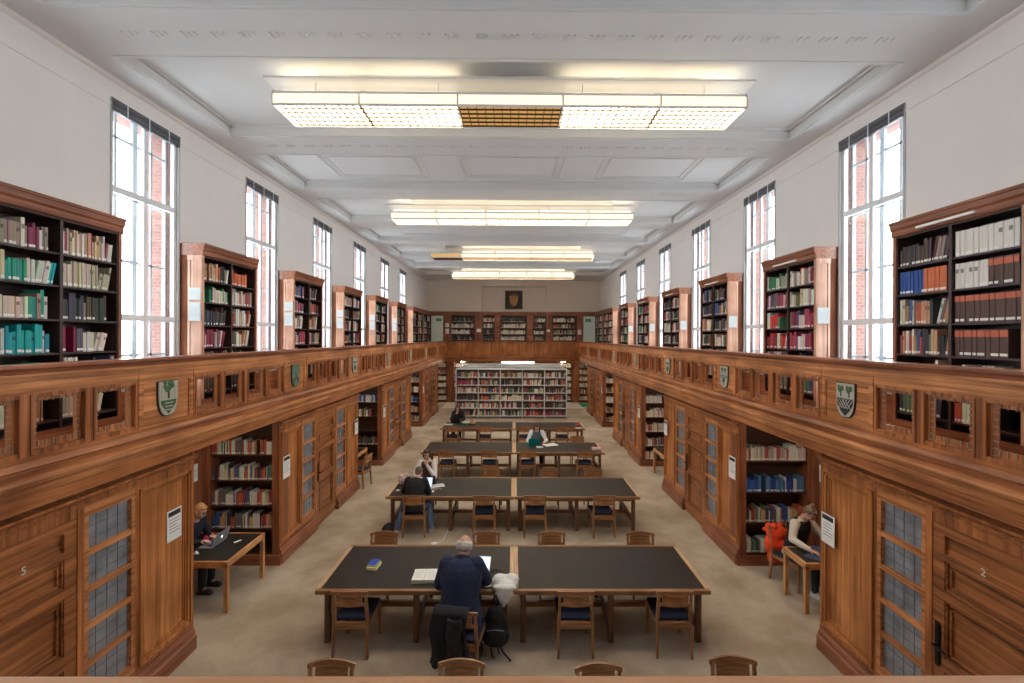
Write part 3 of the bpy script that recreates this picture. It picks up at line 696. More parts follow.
# ================================================================== ground-floor panelled walls
SECT = [(1.9, 6.0), (8.2, 12.3), (14.5, 18.6), (20.8, 25.2)]
dn = 1
def number_mesh(txt, size, mat, parent, loc, rz):
    cu = bpy.data.curves.new('num', 'FONT'); cu.body = txt; cu.size = size; cu.extrude = .002; cu.align_x = 'CENTER'; cu.align_y = 'CENTER'
    tmp = bpy.data.objects.new('num', cu); C.objects.link(tmp)
    me = bpy.data.meshes.new_from_object(tmp); bpy.data.objects.remove(tmp)
    me.materials.clear(); me.materials.append(mat)
    o = bpy.data.objects.new('door_number', me); C.objects.link(o); o.parent = parent; o.location = loc; o.rotation_euler = (R(90), 0, rz)
    return o
def wall_section(s, nm, y0, y1, idx):
    global dn, WN
    X = lambda d: s * (XW + d)
    L = y1 - y0; sc = L / 4.1
    cuts = [0, .88, 1.52, 2.58, 3.22, 4.1]; cuts = [y0 + c * sc for c in cuts]
    if idx == 0: cuts = [c + (-.03 if s < 0 else -.05) for c in cuts[:5]] + [y1]; cuts[0] = y0
    far0 = .34 if idx > 0 else 0          # room taken at the near end by the alcove bookcase
    mb = MB()
    mb.box(X(.06), s * XU, y0 + far0, y1, 0, 2.62, 0)
    # pilaster panels
    for a, b in ((cuts[0], cuts[1]), (cuts[4], cuts[5])):
        mb.box(X(0), X(.06), a, a + .06, .3, 2.42); mb.box(X(0), X(.06), b - .06, b, .3, 2.42)
        mb.box(X(0), X(.06), a + .06, b - .06, 2.36, 2.42); mb.box(X(0), X(.06), a + .06, b - .06, .3, .38)
        mb.box(X(.032), X(.062), a + .06, b - .06, .38, 2.36, 1)
        for g, d0, w in ((.05, -.022, .014), (.066, -.008, .03), (.11, .008, .014), (.14, .018, .012)):     # raised bolection mouldings
            z0, z1 = .38 + g - .06, 2.36 - g + .06; p, q = a + g, b - g
            mb.box(X(d0), X(.035), p, p + w, z0, z1, 1); mb.box(X(d0), X(.035), q - w, q, z0, z1, 1)
            mb.box(X(d0), X(.035), p, q, z0, z0 + w, 1); mb.box(X(d0), X(.035), p, q, z1 - w, z1, 1)
    # frieze under the gallery
    mb.box(X(-.0), X(.06), y0, y1, 2.42, 2.55); mb.extr([(X(.0), 2.55), (X(-.075), 2.55), (X(-.075), 2.53), (X(-.05), 2.515), (X(-.03), 2.49), (X(.0), 2.48)], 'y', y0, y1); mb.box(X(-.012), X(0), y0, y1, 2.43, 2.45)
    # stiles between windows and door
    for c in (cuts[2], cuts[3]): mb.box(X(-.006), X(.06), c - .035, c + .035, .1, 2.42)
    mb.box(X(.0), X(.06), cuts[2], cuts[3], 2.34, 2.42)
    # plinth
    prof = [(X(.06), 0), (X(-.055), 0), (X(-.055), .17), (X(-.04), .19), (X(-.03), .24), (X(-.012), .27), (X(-.01), .31), (X(.06), .31)]
    for a, b in ((y0, cuts[2] - .035), (cuts[3] + .035, y1)): mb.extr(prof, 'y', a, b, 2)
    # ends returned into the alcoves
    for ye, sg in ((y0, -1), (y1, 1)):
        if idx == 0 and sg < 0: continue
        if sg > 0: mb.box(X(.0), s * XU, ye - .001, ye + .012, .0, 2.62, 1)
    w = struct(mb.build('wall_' + nm, [oakZ, panZ, redY], fixn=True), 'oak panelling of the %s ground-floor wall' % nm)
    # leaded windows
    for a, b in ((cuts[1], cuts[2] - .035), (cuts[3] + .035, cuts[4])):
        t = struct(empty('window_%d' % WN, (s * XW, (a + b) / 2, 0)), 'narrow leaded window in the %s panelling' % nm); WN += 1
        h = (b - a) / 2; mb = MB(); z0, z1 = .46, 2.36
        mb.box(0, s * .06, -h, -h + .05, .31, 2.42); mb.box(0, s * .06, h - .05, h, .31, 2.42)
        mb.box(0, s * .06, -h + .05, h - .05, .31, z0); mb.box(0, s * .06, -h + .05, h - .05, 2.31, 2.42)
        P = (2.31 - z0) / 5
        for r in range(1, 5): mb.box(s * .004, s * .06, -h + .05, h - .05, z0 + P * r - .03, z0 + P * r + .03)
        mb.build('window_frame', golY, t)
        for r in range(5):
            mb = MB(); za, zb = z0 + P * r, z0 + P * (r + 1)
            mb.box(s * .045, s * .058, -h + .04, h - .04, za, zb, 0)
            for q in range(1, 4): yy = -h + .05 + (2 * h - .1) * q / 4; mb.box(s * .041, s * .046, yy - .0025, yy + .0025, za, zb, 1)
            for q in (.33, .66): mb.box(s * .041, s * .046, -h + .05, h - .05, za + P * q - .0018, za + P * q + .0018, 1)
            mb.build('leaded_pane', [leadglass, leadm], t)
    # door
    a, b = cuts[2] + .035, cuts[3] - .035; h = (b - a) / 2
    t = struct(empty('door_%d' % dn, (s * XW, (a + b) / 2, 0)), 'oak door in the %s panelling' % nm); dn += 1
    mb = MB(); mb.box(s * .04, s * .065, -h, h, .02, 2.34, 0)
    for y in (-h, h - .12): mb.box(s * .004, s * .042, y, y + .12, .02, 2.34, 0)
    for za, zb in ((.02, .25), (.95, 1.08), (1.62, 1.72), (2.0, 2.06), (2.24, 2.34)): mb.box(s * .004, s * .042, -h + .12, h - .12, za, zb, 0)
    for za, zb in ((.25, .95), (1.08, 1.62), (1.72, 2.0)):
        for g in (0, .045):
            p = h - .12 - g
            mb.box(s * .014, s * .042, -p, -p + .014, za + g, zb - g, 1); mb.box(s * .014, s * .042, p - .014, p, za + g, zb - g, 1)
            mb.box(s * .014, s * .042, -p, p, za + g, za + g + .014, 1); mb.box(s * .014, s * .042, -p, p, zb - g - .014, zb - g, 1)
    mb.build('door_leaf', [oakYd, oakYd], t)
    mb = MB(); hy = (h - .06) if s > 0 else -(h - .06)
    mb.box(s * -.006, s * .01, hy - .028, hy + .028, 1.0, 1.36, 0); mb.box(s * -.012, s * -.004, hy - .02, hy + .02, .97, 1.39, 0)
    mb.cyl((s * .0, hy, 1.17), (s * -.06, hy, 1.17), .012, n=10); mb.cyl((s * -.055, hy, 1.17), (s * -.055, hy - .13 * (1 if s > 0 else -1), 1.165), .011, .008, 10)
    mb.build('door_handle', iron, t)
    if idx == 0:
        o = number_mesh('5' if s < 0 else '2', .095, colm((.7, .68, .62), .4), t, (s * .002, .02, 2.07), R(90) if s < 0 else R(-90))
    return w
for s, nm in SIDES:
    for i, (a, b) in enumerate(SECT):
        if i == 0: a, b = (1.9, 6.0)
        wall_section(s, nm, a, b, i)
    # panelled back of each alcove
    mb = MB()
    for a, b in ((6.0, 8.2), (12.3, 14.5), (18.6, 20.8), (25.2, 28.8)):
        mb.box(s * (XU - .02), s * XU, a, b, 0, 2.62)
        for q in range(4): yy = a + (b - a) * q / 3; mb.box(s * (XU - .035), s * (XU - .02), max(a, yy - .05), min(b, yy + .05), .1, 2.5)
    mb.box(s * (XU - .02), s * XU, YN, 1.9, 0, 2.62)
    struct(mb.build('wall_' + nm, redZ), 'oak lining of the %s alcoves' % nm)
    mb = MB()
    for a, b in ((6.0, 8.2), (12.3, 14.5), (18.6, 20.8)): mb.box(s * XW, s * (XW + .08), a, b, 2.58, 2.62)
    struct(mb.build('trim_6' if s < 0 else 'trim_7', oakY))

# ---- alcove bookcases
def alcove_case(s, nm, y, name, shelves, label, place, cus=None):
    t = empty('alcove_bookcase', (s * 4.83, y + .17, 0)); tag(t, label, 'bookcase', 'bookcases in the ground-floor alcoves')
    ox, oy = s * 4.83, y + .17
    def bx(mb, a0, a1, b0, b1, z0, z1, mi=0): mb.box(s * a0 - ox, s * a1 - ox, b0 - oy, b1 - oy, z0, z1, mi)
    x0, x1 = XW + .0, XU - .02
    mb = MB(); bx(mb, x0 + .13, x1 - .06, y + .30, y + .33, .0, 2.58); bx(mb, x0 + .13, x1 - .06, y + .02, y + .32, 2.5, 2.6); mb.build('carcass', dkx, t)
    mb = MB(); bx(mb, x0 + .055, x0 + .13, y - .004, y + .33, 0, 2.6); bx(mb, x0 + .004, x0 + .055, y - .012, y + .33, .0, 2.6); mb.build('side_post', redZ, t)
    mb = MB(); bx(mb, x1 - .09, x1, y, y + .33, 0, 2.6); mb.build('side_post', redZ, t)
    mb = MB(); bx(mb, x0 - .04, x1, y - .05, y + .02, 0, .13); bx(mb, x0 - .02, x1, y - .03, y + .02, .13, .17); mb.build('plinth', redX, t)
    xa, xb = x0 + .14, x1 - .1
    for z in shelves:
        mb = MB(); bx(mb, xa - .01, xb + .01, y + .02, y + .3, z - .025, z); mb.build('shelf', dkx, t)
    zs = shelves
    for r, z in enumerate(zs):
        top = 2.5 if r == 0 else zs[r - 1] - .025
        hm = min(top - z - .06, .3)
        kw = dict(pal='mixed', fill=random.uniform(.95, 1.0), wmin=.011, wmax=.027)
        if cus and r in cus: kw.update(cus[r])
        if kw.get('pal') is None: continue
        org = (-xb, y + .02, z) if s < 0 else (xa, y + .02, z)
        shelf_row(org, (1, 0, 0), (0, -1, 0), xb - xa, hm, place=(place % ordn(r)) if '%' in place else place, **kw)
    return t
alcove_case(-1, 'left', 8.2, '', [1.96, 1.50, 1.05, .63, .20], 'dark bookcase full of books in the nearest left alcove', '%s shelf of the nearest left alcove bookcase',
            {0: dict(pal='mixed', fill=1), 1: dict(fill=1), 2: dict(fill=1), 3: dict(fill=1), 4: dict(pal=None)})
alcove_case(1, 'right', 8.2, '', [1.87, 1.30, .75, .2], 'dark bookcase with widely spaced shelves in the nearest right alcove', '%s shelf of the nearest right alcove bookcase',
            {0: dict(pal='cream', fill=1), 1: dict(pal='blue', fill=.98), 2: dict(pal='mixed', fill=1), 3: dict(pal='mixed', fill=.6)})
alcove_case(-1, 'left', 14.5, '', [2.0, 1.55, 1.1, .65, .22], 'sparsely filled dark bookcase in the second left alcove', 'far', {0: dict(pal='blue'), 1: dict(fill=.8), 2: dict(pal='dark', fill=.3), 3: dict(pal='dark'), 4: dict(pal='dark', fill=.5)})
alcove_case(1, 'right', 14.5, '', [2.0, 1.55, 1.08, .62, .2], 'dark bookcase with pale volumes in the second right alcove', 'far', {0: dict(pal='white'), 1: dict(pal='cream'), 2: dict(pal='cream')})
alcove_case(-1, 'left', 20.8, '', [2.0, 1.55, 1.1, .65, .22], 'dark bookcase in the third and farthest left alcove', 'far', {0: dict(pal='cream'), 1: dict(pal='white'), 2: dict(pal='blue')})
alcove_case(1, 'right', 20.8, '', [2.0, 1.55, 1.1, .65, .22], 'dark bookcase in the third and farthest right alcove', 'far', {0: dict(pal='cream'), 2: dict(pal='white')})
# bookcases of the far ground-floor wall
for x0, x1, lb in ((-5.3, -4.1, 'far wall bookcase in the left corner under the gallery'), (-3.75, -2.6, 'far wall bookcase left of the steel racks'),
                   (2.6, 3.75, 'far wall bookcase right of the steel racks'), (4.1, 5.3, 'far wall bookcase in the right corner under the gallery')):
    t = empty('wall_bookcase', ((x0 + x1) / 2, 28.6, 0)); tag(t, lb, 'bookcase', 'bookcases under the far gallery')
    w = (x1 - x0) / 2; mb = MB(); mb.box(-w, w, .12, .18, 0, 2.6); mb.box(-w, -w + .05, -.15, .12, 0, 2.6); mb.box(w - .05, w, -.15, .12, 0, 2.6); mb.build('carcass', redZ, t)
    for z in (.15, .56, .97, 1.38, 1.79, 2.2):
        mb = MB(); mb.box(-w + .05, w - .05, -.13, .12, z - .025, z); mb.build('shelf', dkx, t)
        shelf_row((x0 + .06, 28.48, z), (1, 0, 0), (0, -1, 0), 2 * w - .12, .3, random.choice(['cream', 'mixed', 'white', 'blue']), 'far', fill=.97)
mb = MB()
for a, b in ((-5.5, -5.3), (-4.1, -3.75), (-2.6, 2.6), (3.75, 4.1), (5.3, 5.5)): mb.box(a, b, 28.5, 28.8, 0, 2.62)
struct(mb.build('wall_back', redZ), 'dark timber piers of the far ground-floor wall')

# ================================================================== far gallery wall
mb = MB(); y0 = YR - .32
ops = [(-3.92, -2.4), (-1.92, -1.15), (-.82, .86), (1.25, 2.03), (2.47, 3.99)]
drs = [(-5.36, -4.36), (4.36, 5.36)]
prev = -XU
for a, b in sorted(ops + drs): mb.box(prev, a, y0, YR, ZG, 5.45); prev = b
mb.box(prev, XU, y0, YR, ZG, 5.45); mb.box(-XU, XU, y0, YR, 5.45, 5.62); mb.box(-XU, XU, y0 - .05, YR, 5.62, 5.68); mb.box(-XU, XU, y0 - .02, y0, 5.5, 5.54)
for p in (-4.1, -2.15, 2.2, 4.15): mb.box(p - .13, p + .13, y0 - .03, y0, ZG, 5.62)
struct(mb.build('wall_back', redX), 'dark panelled timber wall of the far gallery')
for i, (a, b) in enumerate(ops):
    t = empty('built_in_bookcase', ((a + b) / 2, YR - .16, ZG)); tag(t, '%s built-in bookcase of the far gallery wall counted from the left' % ORD[i], 'bookcase', 'built-in bookcases of the far gallery')
    w = (b - a) / 2; mb = MB(); mb.box(-w, w, .12, .155, 0, 2.54); mb.box(-w, -w + .03, -.15, .12, 0, 2.54); mb.box(w - .03, w, -.15, .12, 0, 2.54); mb.build('carcass', dkx, t)
    for z in SHZ:
        mb = MB(); mb.box(-w + .03, w - .03, -.14, .12, z - ZG - .025, z - ZG); mb.build('shelf', dkx, t)
        shelf_row((a + .04, y0 + .02, z), (1, 0, 0), (0, -1, 0), 2 * w - .08, .3, random.choice(['cream', 'mixed', 'cream', 'dark']), 'far', fill=.95)
for i, (a, b) in enumerate(drs):
    t = struct(empty('door_%d' % dn, ((a + b) / 2, y0 + .05, ZG)), 'pale green fire door at the far end of the gallery'); dn += 1
    w = (b - a) / 2; mb = MB(); mb.box(-w, w, 0, .05, 0, 2.53); mb.build('door_leaf', mint, t)
    mb = MB(); mb.box(-w, -w + .03, -.03, 0, 0, 2.54); mb.box(w - .03, w, -.03, 0, 0, 2.54); mb.box(-w, w, -.03, 0, 2.51, 2.55); mb.build('door_frame', redZ, t)
    sx = .2 if i == 0 else -.15
    e = empty('exit_sign', ((a + b) / 2 + sx, y0 + .05, 5.16)); tag(e, 'small green exit sign on the %s fire door' % ('left' if i == 0 else 'right'), 'sign')
    mb = MB(); mb.box(-.17, .17, -.015, 0, -.09, .09); mb.build('sign_board', greenp, e)
    mb = MB(); mb.ball((-.06, -.016, .05), (.014, .003, .014), 8); mb.limb([(-.06, -.016, .03), (-.05, -.016, -.01)], [.012, .012], 0, 6)
    mb.limb([(-.05, -.016, -.01), (-.02, -.016, -.03), (-.03, -.016, -.06)], [.008, .007, .006], 0, 6); mb.limb([(-.05, -.016, -.01), (-.08, -.016, -.05)], [.008, .006], 0, 6)
    mb.box(.02, .1, -.018, -.015, -.008, .008); mb.extr([(.1, .03), (.13, 0), (.1, -.03)], 'y', -.018, -.015)
    mb.build('pictogram', whitem, e)
for x, z, w, h, lb in ((-4.12, 4.45, .22, .3, 'lower pink sheet beside the left fire door'), (-4.12, 4.82, .22, .24, 'upper pink sheet beside the left fire door'),
                       (-2.15, 4.5, .26, .2, 'small cream card on the pier left of the central far bookcases'), (2.2, 4.5, .2, .16, 'small cream card on the pier right of the central far bookcases'),
                       (4.15, 4.42, .22, .3, 'pink sheet beside the right fire door')):
    notice('wall_notice', (x, y0 - .032, z), w, h, (0, -1, 0), lb, lines=3, head=False)
# crest picture in the recess
t = empty('crest_panel', (.03, YR + .5, 6.48)); tag(t, 'dark square panel with a gilt crest high on the far wall', 'picture')
mb = MB(); mb.box(-.55, .55, -.05, 0, -.57, .57); mb.build('board', colm((.03, .02, .018), .5), t)
mb = MB()
for a, b, c, d in ((-.56, .56, .53, .59), (-.56, .56, -.59, -.53), (-.56, -.5, -.56, .56), (.5, .56, -.56, .56)): mb.box(a, b, -.08, -.03, c, d)
mb.build('frame', colm((.05, .03, .02), .4), t)
mb = MB(); mb.extr([(-.26, .2), (.26, .2), (.27, -.05), (.18, -.3), (0, -.42), (-.18, -.3), (-.27, -.05)], 'y', -.1, -.05)
for i in range(-2, 3): mb.extr([(i * .11 - .05, .22), (i * .11 + .05, .22), (i * .11, .38 - abs(i) * .02)], 'y', -.1, -.05); mb.ball((i * .11, -.08, .4 - abs(i) * .02), .025, 8)
mb.box(-.3, .3, -.11, -.05, .18, .23)
for x, z in ((-.11, .05), (.11, .05), (-.11, -.14), (.11, -.14)): mb.ball((x, -.1, z), (.07, .025, .07), 10)
mb.build('crest', gold, t, fixn=True)

# ================================================================== steel book racks
for i, y in enumerate((22.9, 24.6, 26.2, 27.5)):
    t = empty('steel_book_rack', (-0.07, y, 0)); tag(t, ['long grey steel book rack facing the reading tables', 'steel book rack right behind the front rack', 'third steel book rack from the tables, mostly hidden', 'farthest steel book rack under the rear gallery'][i], 'book rack', 'parallel steel book racks')
    H = 2.47; HW = 2.79
    for q in range(6):
        x = -HW + q * 2 * HW / 5; mb = MB(); mb.box(x - .02, x + .02, 0, .48, 0, H - .01); mb.build('upright', steel, t)
    mb = MB(); mb.box(-HW - .02, HW + .02, -.01, .49, H - .03, H + .03); mb.build('canopy', colm((.66, .67, .69), .4), t)
    mb = MB(); mb.box(-HW, HW, .235, .245, .08, H - .03); mb.build('back_sheet', colm((.12, .12, .12), .6), t)
    zz = [.13 + .386 * r for r in range(6)]
    for z in zz:
        mb = MB(); mb.box(-HW, HW, .0, .48, z - .03, z); mb.build('shelf', steel, t)
    if i == 0:
        for r, z in enumerate(zz):
            for q in range(5):
                a = -HW + q * 2 * HW / 5 + .025 - .07
                pal = random.choice(['mixed', 'mixed', 'cream', 'maroon', 'mixed', 'dark'])
                kw = dict(fill=random.uniform(.85, 1))
                if r == 0 and q == 3: pal = 'red'
                shelf_row((a, y + .0, z), (1, 0, 0), (0, -1, 0), 2 * HW / 5 - .05, .31, pal, 'far', deep=.19, **kw)
    else:
        for q in range(5):
            a = -HW + q * 2 * HW / 5 - .045
            shelf_row((a, y, zz[5]), (1, 0, 0), (0, -1, 0), 2 * HW / 5 - .05, .3, 'mixed', 'far', deep=.19)

# ================================================================== build the books: the 300 that show largest one by one, the rest as one mass
def show(b):
    p = b['org'] + b['along'] * (b['x'] + b['w'] / 2) + Vector((0, 0, b['h'] / 2))
    d = p.y
    if d < .5: return 0
    u = (p.x - CX) / d * F; v = (EYE - p.z) / d * F
    if abs(u) > 512 or abs(v) > 350: return 0
    view = (Vector((CX, 0, EYE)) - p).normalized()
    return b['w'] * b['h'] * (F / d) ** 2 * max(.05, view.dot(b['face'])) * b['hid'] + b['w'] * .01
BOOKS.sort(key=show, reverse=True)
for b in BOOKS[:300]:
    mb = MB(); book_geo(mb, b, True)
    o = mb.build('library_book', bookm, fixn=False)
    # put the origin at the book's foot
    c = b['org'] + b['along'] * b['x']
    o.data.transform(Matrix.Translation(-c)); o.location = c
    sz = 'tall' if b['h'] > .27 else ('small' if b['h'] < .215 else '')
    th = 'thick' if b['w'] > .038 else ('slim' if b['w'] < .022 else '')
    ln = ' leaning' if b['lean'] else ''
    tag(o, ' '.join(('%s %s book, %s on %s' % (th or sz, cname(b['c']), ordn(b['i']), b['place'])).replace('%s', '').split()), 'book', 'books on the nearer shelves')
mb = MB()
for b in BOOKS[300:]: book_geo(mb, b, False)
o = mb.build('shelved_books', bookm); o['kind'] = 'stuff'; tag(o, 'rows of assorted books on all the farther and half-hidden shelves', 'books')
o['kind'] = 'stuff'

# ================================================================== ceiling lights
for k in range(4):
    y0 = 6.2 + 5.95 * k; zb = EYE + 3.15
    t = empty('ceiling_light', (0.0, y0 + .33, zb)); 
    tag(t, ['nearest long louvred ceiling light, unlit in the middle', 'second long louvred ceiling light from the viewpoint', 'third long ceiling light with its left end unlit', 'farthest long ceiling light before the crest wall'][k], 'ceiling light', 'long louvred ceiling lights')
    X0 = 3.24; mods = [-X0, -2.06, -.72, .72, 2.06, X0]; D = .33; E = .0
    lit = {0: [1, 1, 0, 1, 1], 1: [1, 1, 1, 1, 1], 2: [0, 1, 1, 1, 1], 3: [1, 1, 1, 1, 1]}[k]
    mb = MB()
    for ys in (-D, D - .02):
        mb.box(-X0, X0, ys, ys + .02, -.012, .018); mb.box(-X0, X0, ys, ys + .02, .15, .185)
        for x in mods: mb.box(x - .012, x + .012, ys - .001, ys + .021, .0, .16)
    for xs in (-X0, X0 - .02): mb.box(xs, xs + .02, -D, D, -.012, .018); mb.box(xs, xs + .02, -D, D, .15, .185)
    mb.build('frame', whitem, t)
    mb = MB(); mb.box(-X0 - .12, X0 + .12, -D - .0, D + .0, .36, .385); mb.box(-X0 + .5, X0 - .5, -.03, .03, .385, ZR - zb)
    mb.build('reflector_board', whitem, t)
    mb = MB()
    for x in (-2.7, -1.0, 1.0, 2.7):
        for y in (-.2, .2): mb.cyl((x, y, .18), (x, y, .37), .008, n=6)
    mb.build('hanger', steel, t)
    for i in range(5):
        a, b = mods[i] + .013, mods[i + 1] - .013
        m1 = tube_side if lit[i] else lampoff
        if k == 0 and i == 2: m1 = tube_side
        mb = MB(); mb.box(a, b, -D + .004, -D + .010, .018, .15); mb.box(a, b, D - .010, D - .004, .018, .15); mb.build('side_diffuser', m1, t)
        mm = [tube_low if lit[i] else lampoff, colm((.09, .05, .018), .5), whitem]
        if k == 0 and i in (1, 3):    # partly lit modules
            pass
        mb = MB(); mb.box(a, b, -D + .02, D - .02, .028, .032, 0); mb.box(a, b, -D + .015, D - .015, .033, .04, 2)
        nx = 12
        for q in range(nx + 1): x = a + (b - a) * q / nx; mb.box(x - .005, x + .005, -D + .02, D - .02, .004, .028, 1)
        for q in range(6): y = -D + .02 + (2 * D - .04) * q / 5; mb.box(a, b, y - .004, y + .004, .004, .028, 1)
        mb.build('louvre', mm, t)
        if lit[i]:
            mb = MB()
            for y in (-.16, .16): mb.cyl((a + .03, y, .26), (b - .03, y, .26), .018, n=8)
            mb.build('tube', tube_up, t)
            mb = MB()
            for y in (-.07, .07): mb.cyl((a + .03, y, .403), (b - .03, y, .403), .014, n=8)
            mb.build('uplight_tube', emisup, t)

# soffit lamps under the galleries
def soffit(x, y, label, power=30):
    t = empty('soffit_lamp', (x, y, 2.62)); tag(t, label, 'lamp', 'round lamps under the gallery')
    mb = MB(); mb.cyl((0, 0, 0), (0, 0, -.03), .17, .16, 20); mb.build('rim', whitem, t)
    mb = MB(); mb.ball((0, 0, -.03), (.145, .145, .05), 16); mb.build('bowl', spotm, t, smooth=True)
for x, y, lb in ((-4.8, 27.0, 'round lamp under the gallery in the far left corner'), (-3.1, 27.95, 'round lamp under the far gallery left of the racks'),
                 (3.1, 27.95, 'round lamp under the far gallery right of the racks'), (4.8, 27.0, 'round lamp under the gallery in the far right corner')): soffit(x, y, lb)
for s, nm in SIDES:
    for i, y in enumerate((7.0, 13.3, 19.6)): soffit(s * 4.75, y, 'round lamp in the soffit of the %s %s alcove' % (ORD[i], nm))  # unseen lamps, added to brighten the alcove books
t = empty('rack_light', (.3, 27.9, 2.62)); tag(t, 'bright white light box above the farthest steel rack', 'lamp')
mb = MB(); mb.box(-1.0, 1.0, -.12, .12, -.02, 0); mb.build('housing', whitem, t)
mb = MB(); mb.box(-.98, .98, -.1, .1, -.09, -.02); mb.build('tube_cover', emis('cool_tube', (1, .97, .9), 6), t)

# ================================================================== tables
def reading_table(x0, x1, y0, y1, label):
    t = empty('reading_table', ((x0 + x1) / 2, (y0 + y1) / 2, 0)); tag(t, label, 'table', 'long black-topped reading tables')
    w, d = (x1 - x0) / 2, (y1 - y0) / 2
    mb = MB(); mb.box(-w + .055, w - .055, -d + .06, d - .06, .72, .752); mb.build('writing_surface', leather, t)
    for q in (-d, d - .06): mb = MB(); mb.box(-w, w, q, q + .06, .705, .755); mb.build('edge_board', tbX, t, bevel=.005)
    for q in (-w, w - .055): mb = MB(); mb.box(q, q + .055, -d + .06, d - .06, .705, .755); mb.build('edge_board', tbL, t, bevel=.005)
    mb = MB(); mb.box(-w + .12, w - .12, -d + .14, -d + .17, .62, .71); mb.box(-w + .12, w - .12, d - .17, d - .14, .62, .71); mb.box(-w + .07, w - .07, -d + .06, d - .06, .70, .72); mb.build('apron', tbX, t)
    for x in (-w + .12, 0, w - .12):
        for sg in (-1, 1):
            y = sg * (d - .14); mb = MB()
            mb.loft([((x, y, 0), (.062, 0, 0), (0, .062, 0)), ((x, y, .7), (.055, 0, 0), (0, .055, 0))], n=4) if False else mb.box(x - .037, x + .037, y - .037, y + .037, 0, .705)
            mb.build('leg', tbZ, t, bevel=.006)
        mb = MB(); mb.box(x - .03, x + .03, -d + .18, d - .18, .16, .25); mb.box(x - .03, x + .03, -d + .18, d - .18, .62, .70); mb.build('cross_rail', tbZ, t)
    mb = MB(); mb.box(-w + .09, w - .09, -.03, .03, .17, .24); mb.build('stretcher', tbX, t)
    return t
ROWS = [(5.99, 7.33), (9.5, 10.86), (13.15, 14.5), (16.6, 17.95)]
rown = ['front', 'second', 'third', 'farthest']
for i, (a, b) in enumerate(ROWS):
    reading_table(-2.54 - (0, .07, .09, .09)[i], 0.07, a, b, 'black-topped oak table forming the left half of the %s row' % rown[i])
    reading_table(0.08, 2.68 + (0, .04, .02, 0)[i], a, b, 'black-topped oak table forming the right half of the %s row' % rown[i])

# ================================================================== chairs
def make_chair():
    """faces +y; origin on the floor under the seat centre; rear posts at y = -.24"""
    t = empty('reading_chair')
    for x in (-.2, .2):
        mb = MB(); sx = 1 if x > 0 else -1
        def ring(px, py, pz, a, b): return [(px - a, py - b, pz), (px + a, py - b, pz), (px + a, py + b, pz), (px - a, py + b, pz)]
        lv = [ring(x + sx * .012, -.27, 0, .014, .016), ring(x + sx * .004, -.235, .42, .018, .021), ring(x, -.235, .5, .018, .021), ring(x - sx * .004, -.285, .83, .014, .014)]
        vs = [p for r in lv for p in r]; fs = [(0, 1, 2, 3)[::-1], (12, 13, 14, 15)]
        for j in range(3):
            for i in range(4): fs.append((4 * j + i, 4 * j + (i + 1) % 4, 4 * j + 4 + (i + 1) % 4, 4 * j + 4 + i))
        mb.add(vs, fs); mb.build('rear_leg', chW, t, fixn=True)
        mb = MB(); lv = [ring(x + sx * .014, .215, 0, .014, .014), ring(x + sx * .006, .2, .43, .02, .02)]
        vs = [p for r in lv for p in r]; fs = [(3, 2, 1, 0), (4, 5, 6, 7)] + [(i, (i + 1) % 4, 4 + (i + 1) % 4, 4 + i) for i in range(4)]
        mb.add(vs, fs); mb.build('front_leg', chW, t, fixn=True)
    mb = MB(); mb.box(-.2, .2, -.255, -.225, .36, .435); mb.box(-.2, .2, .185, .215, .38, .43); mb.box(-.215, -.19, -.23, .2, .37, .43); mb.box(.19, .215, -.23, .2, .37, .43)
    mb.build('seat_frame', chX, t)
    mb = MB(); mb.box(-.215, .215, -.215, .235, .43, .475); mb.build('seat', navy, t, bevel=.018)
    # curved back: top rail over the posts with a shallow board below it, open at both corners
    mb = MB(); n = 12
    def cy(x): return -.285 - .035 * (1 - (x / .225) ** 2)
    def slab(x0, x1, zf0, zf1, nn=n):
        vs = []; fs = []
        for i in range(nn + 1):
            x = x0 + (x1 - x0) * i / nn
            for z in (zf0(x), zf1(x)):
                yo = (z - .83) * -.13
                vs.append((x, cy(x) + yo - .011, z)); vs.append((x, cy(x) + yo + .011, z))
        for i in range(nn):
            a = 4 * i; b = a + 4
            fs += [(a, b, b + 2, a + 2), (a + 1, a + 3, b + 3, b + 1), (a + 2, b + 2, b + 3, a + 3), (a, a + 1, b + 1, b)]
        fs += [(0, 2, 3, 1), (4 * nn, 4 * nn + 1, 4 * nn + 3, 4 * nn + 2)]
        mb.add(vs, fs)
    slab(-.225, .225, lambda x: .800 + .016 * (1 - (x / .225) ** 2), lambda x: .842 + .02 * (1 - (x / .225) ** 2))
    slab(-.155, .155, lambda x: .655 - .0 * x + .03 * (x / .155) ** 2, lambda x: .81)
    slab(-.2, .2, lambda x: .655 + .01 * abs(x), lambda x: .695)
    mb.build('backrest', chX, t, fixn=True)
    return t
CH0 = make_chair(); first = [True]
def chair(x, y, rz, label, group='oak chairs with navy seats'):
    """x, y of the seat centre"""
    if first[0]: c = CH0; first[0] = False
    else: c = copy_tree(CH0)
    c.location = (x, y, 0); c.scale = (1.04, 1.04, 1.03); c.rotation_euler = (0, 0, rz); tag(c, label, 'chair', group); return c
side = ['leftmost', 'second from left', 'third from left', 'rightmost']
PI = math.pi
def px(u, d): return (u - 514.3) * d / F + CX
def rowch(us, d, yseat, rz, labels):
    for i, (u, lb) in enumerate(zip(us, labels)):
        if u is None: continue
        chair(px(u, d), yseat[i] if isinstance(yseat, tuple) else yseat, rz + random.uniform(-.05, .05), lb)
rowch((335, 462.5, 599, 733.5), 4.55, (4.21, 4.21, 4.15, 4.25), PI, ['oak chair back cut by the bottom edge, %s of four' % q for q in side])
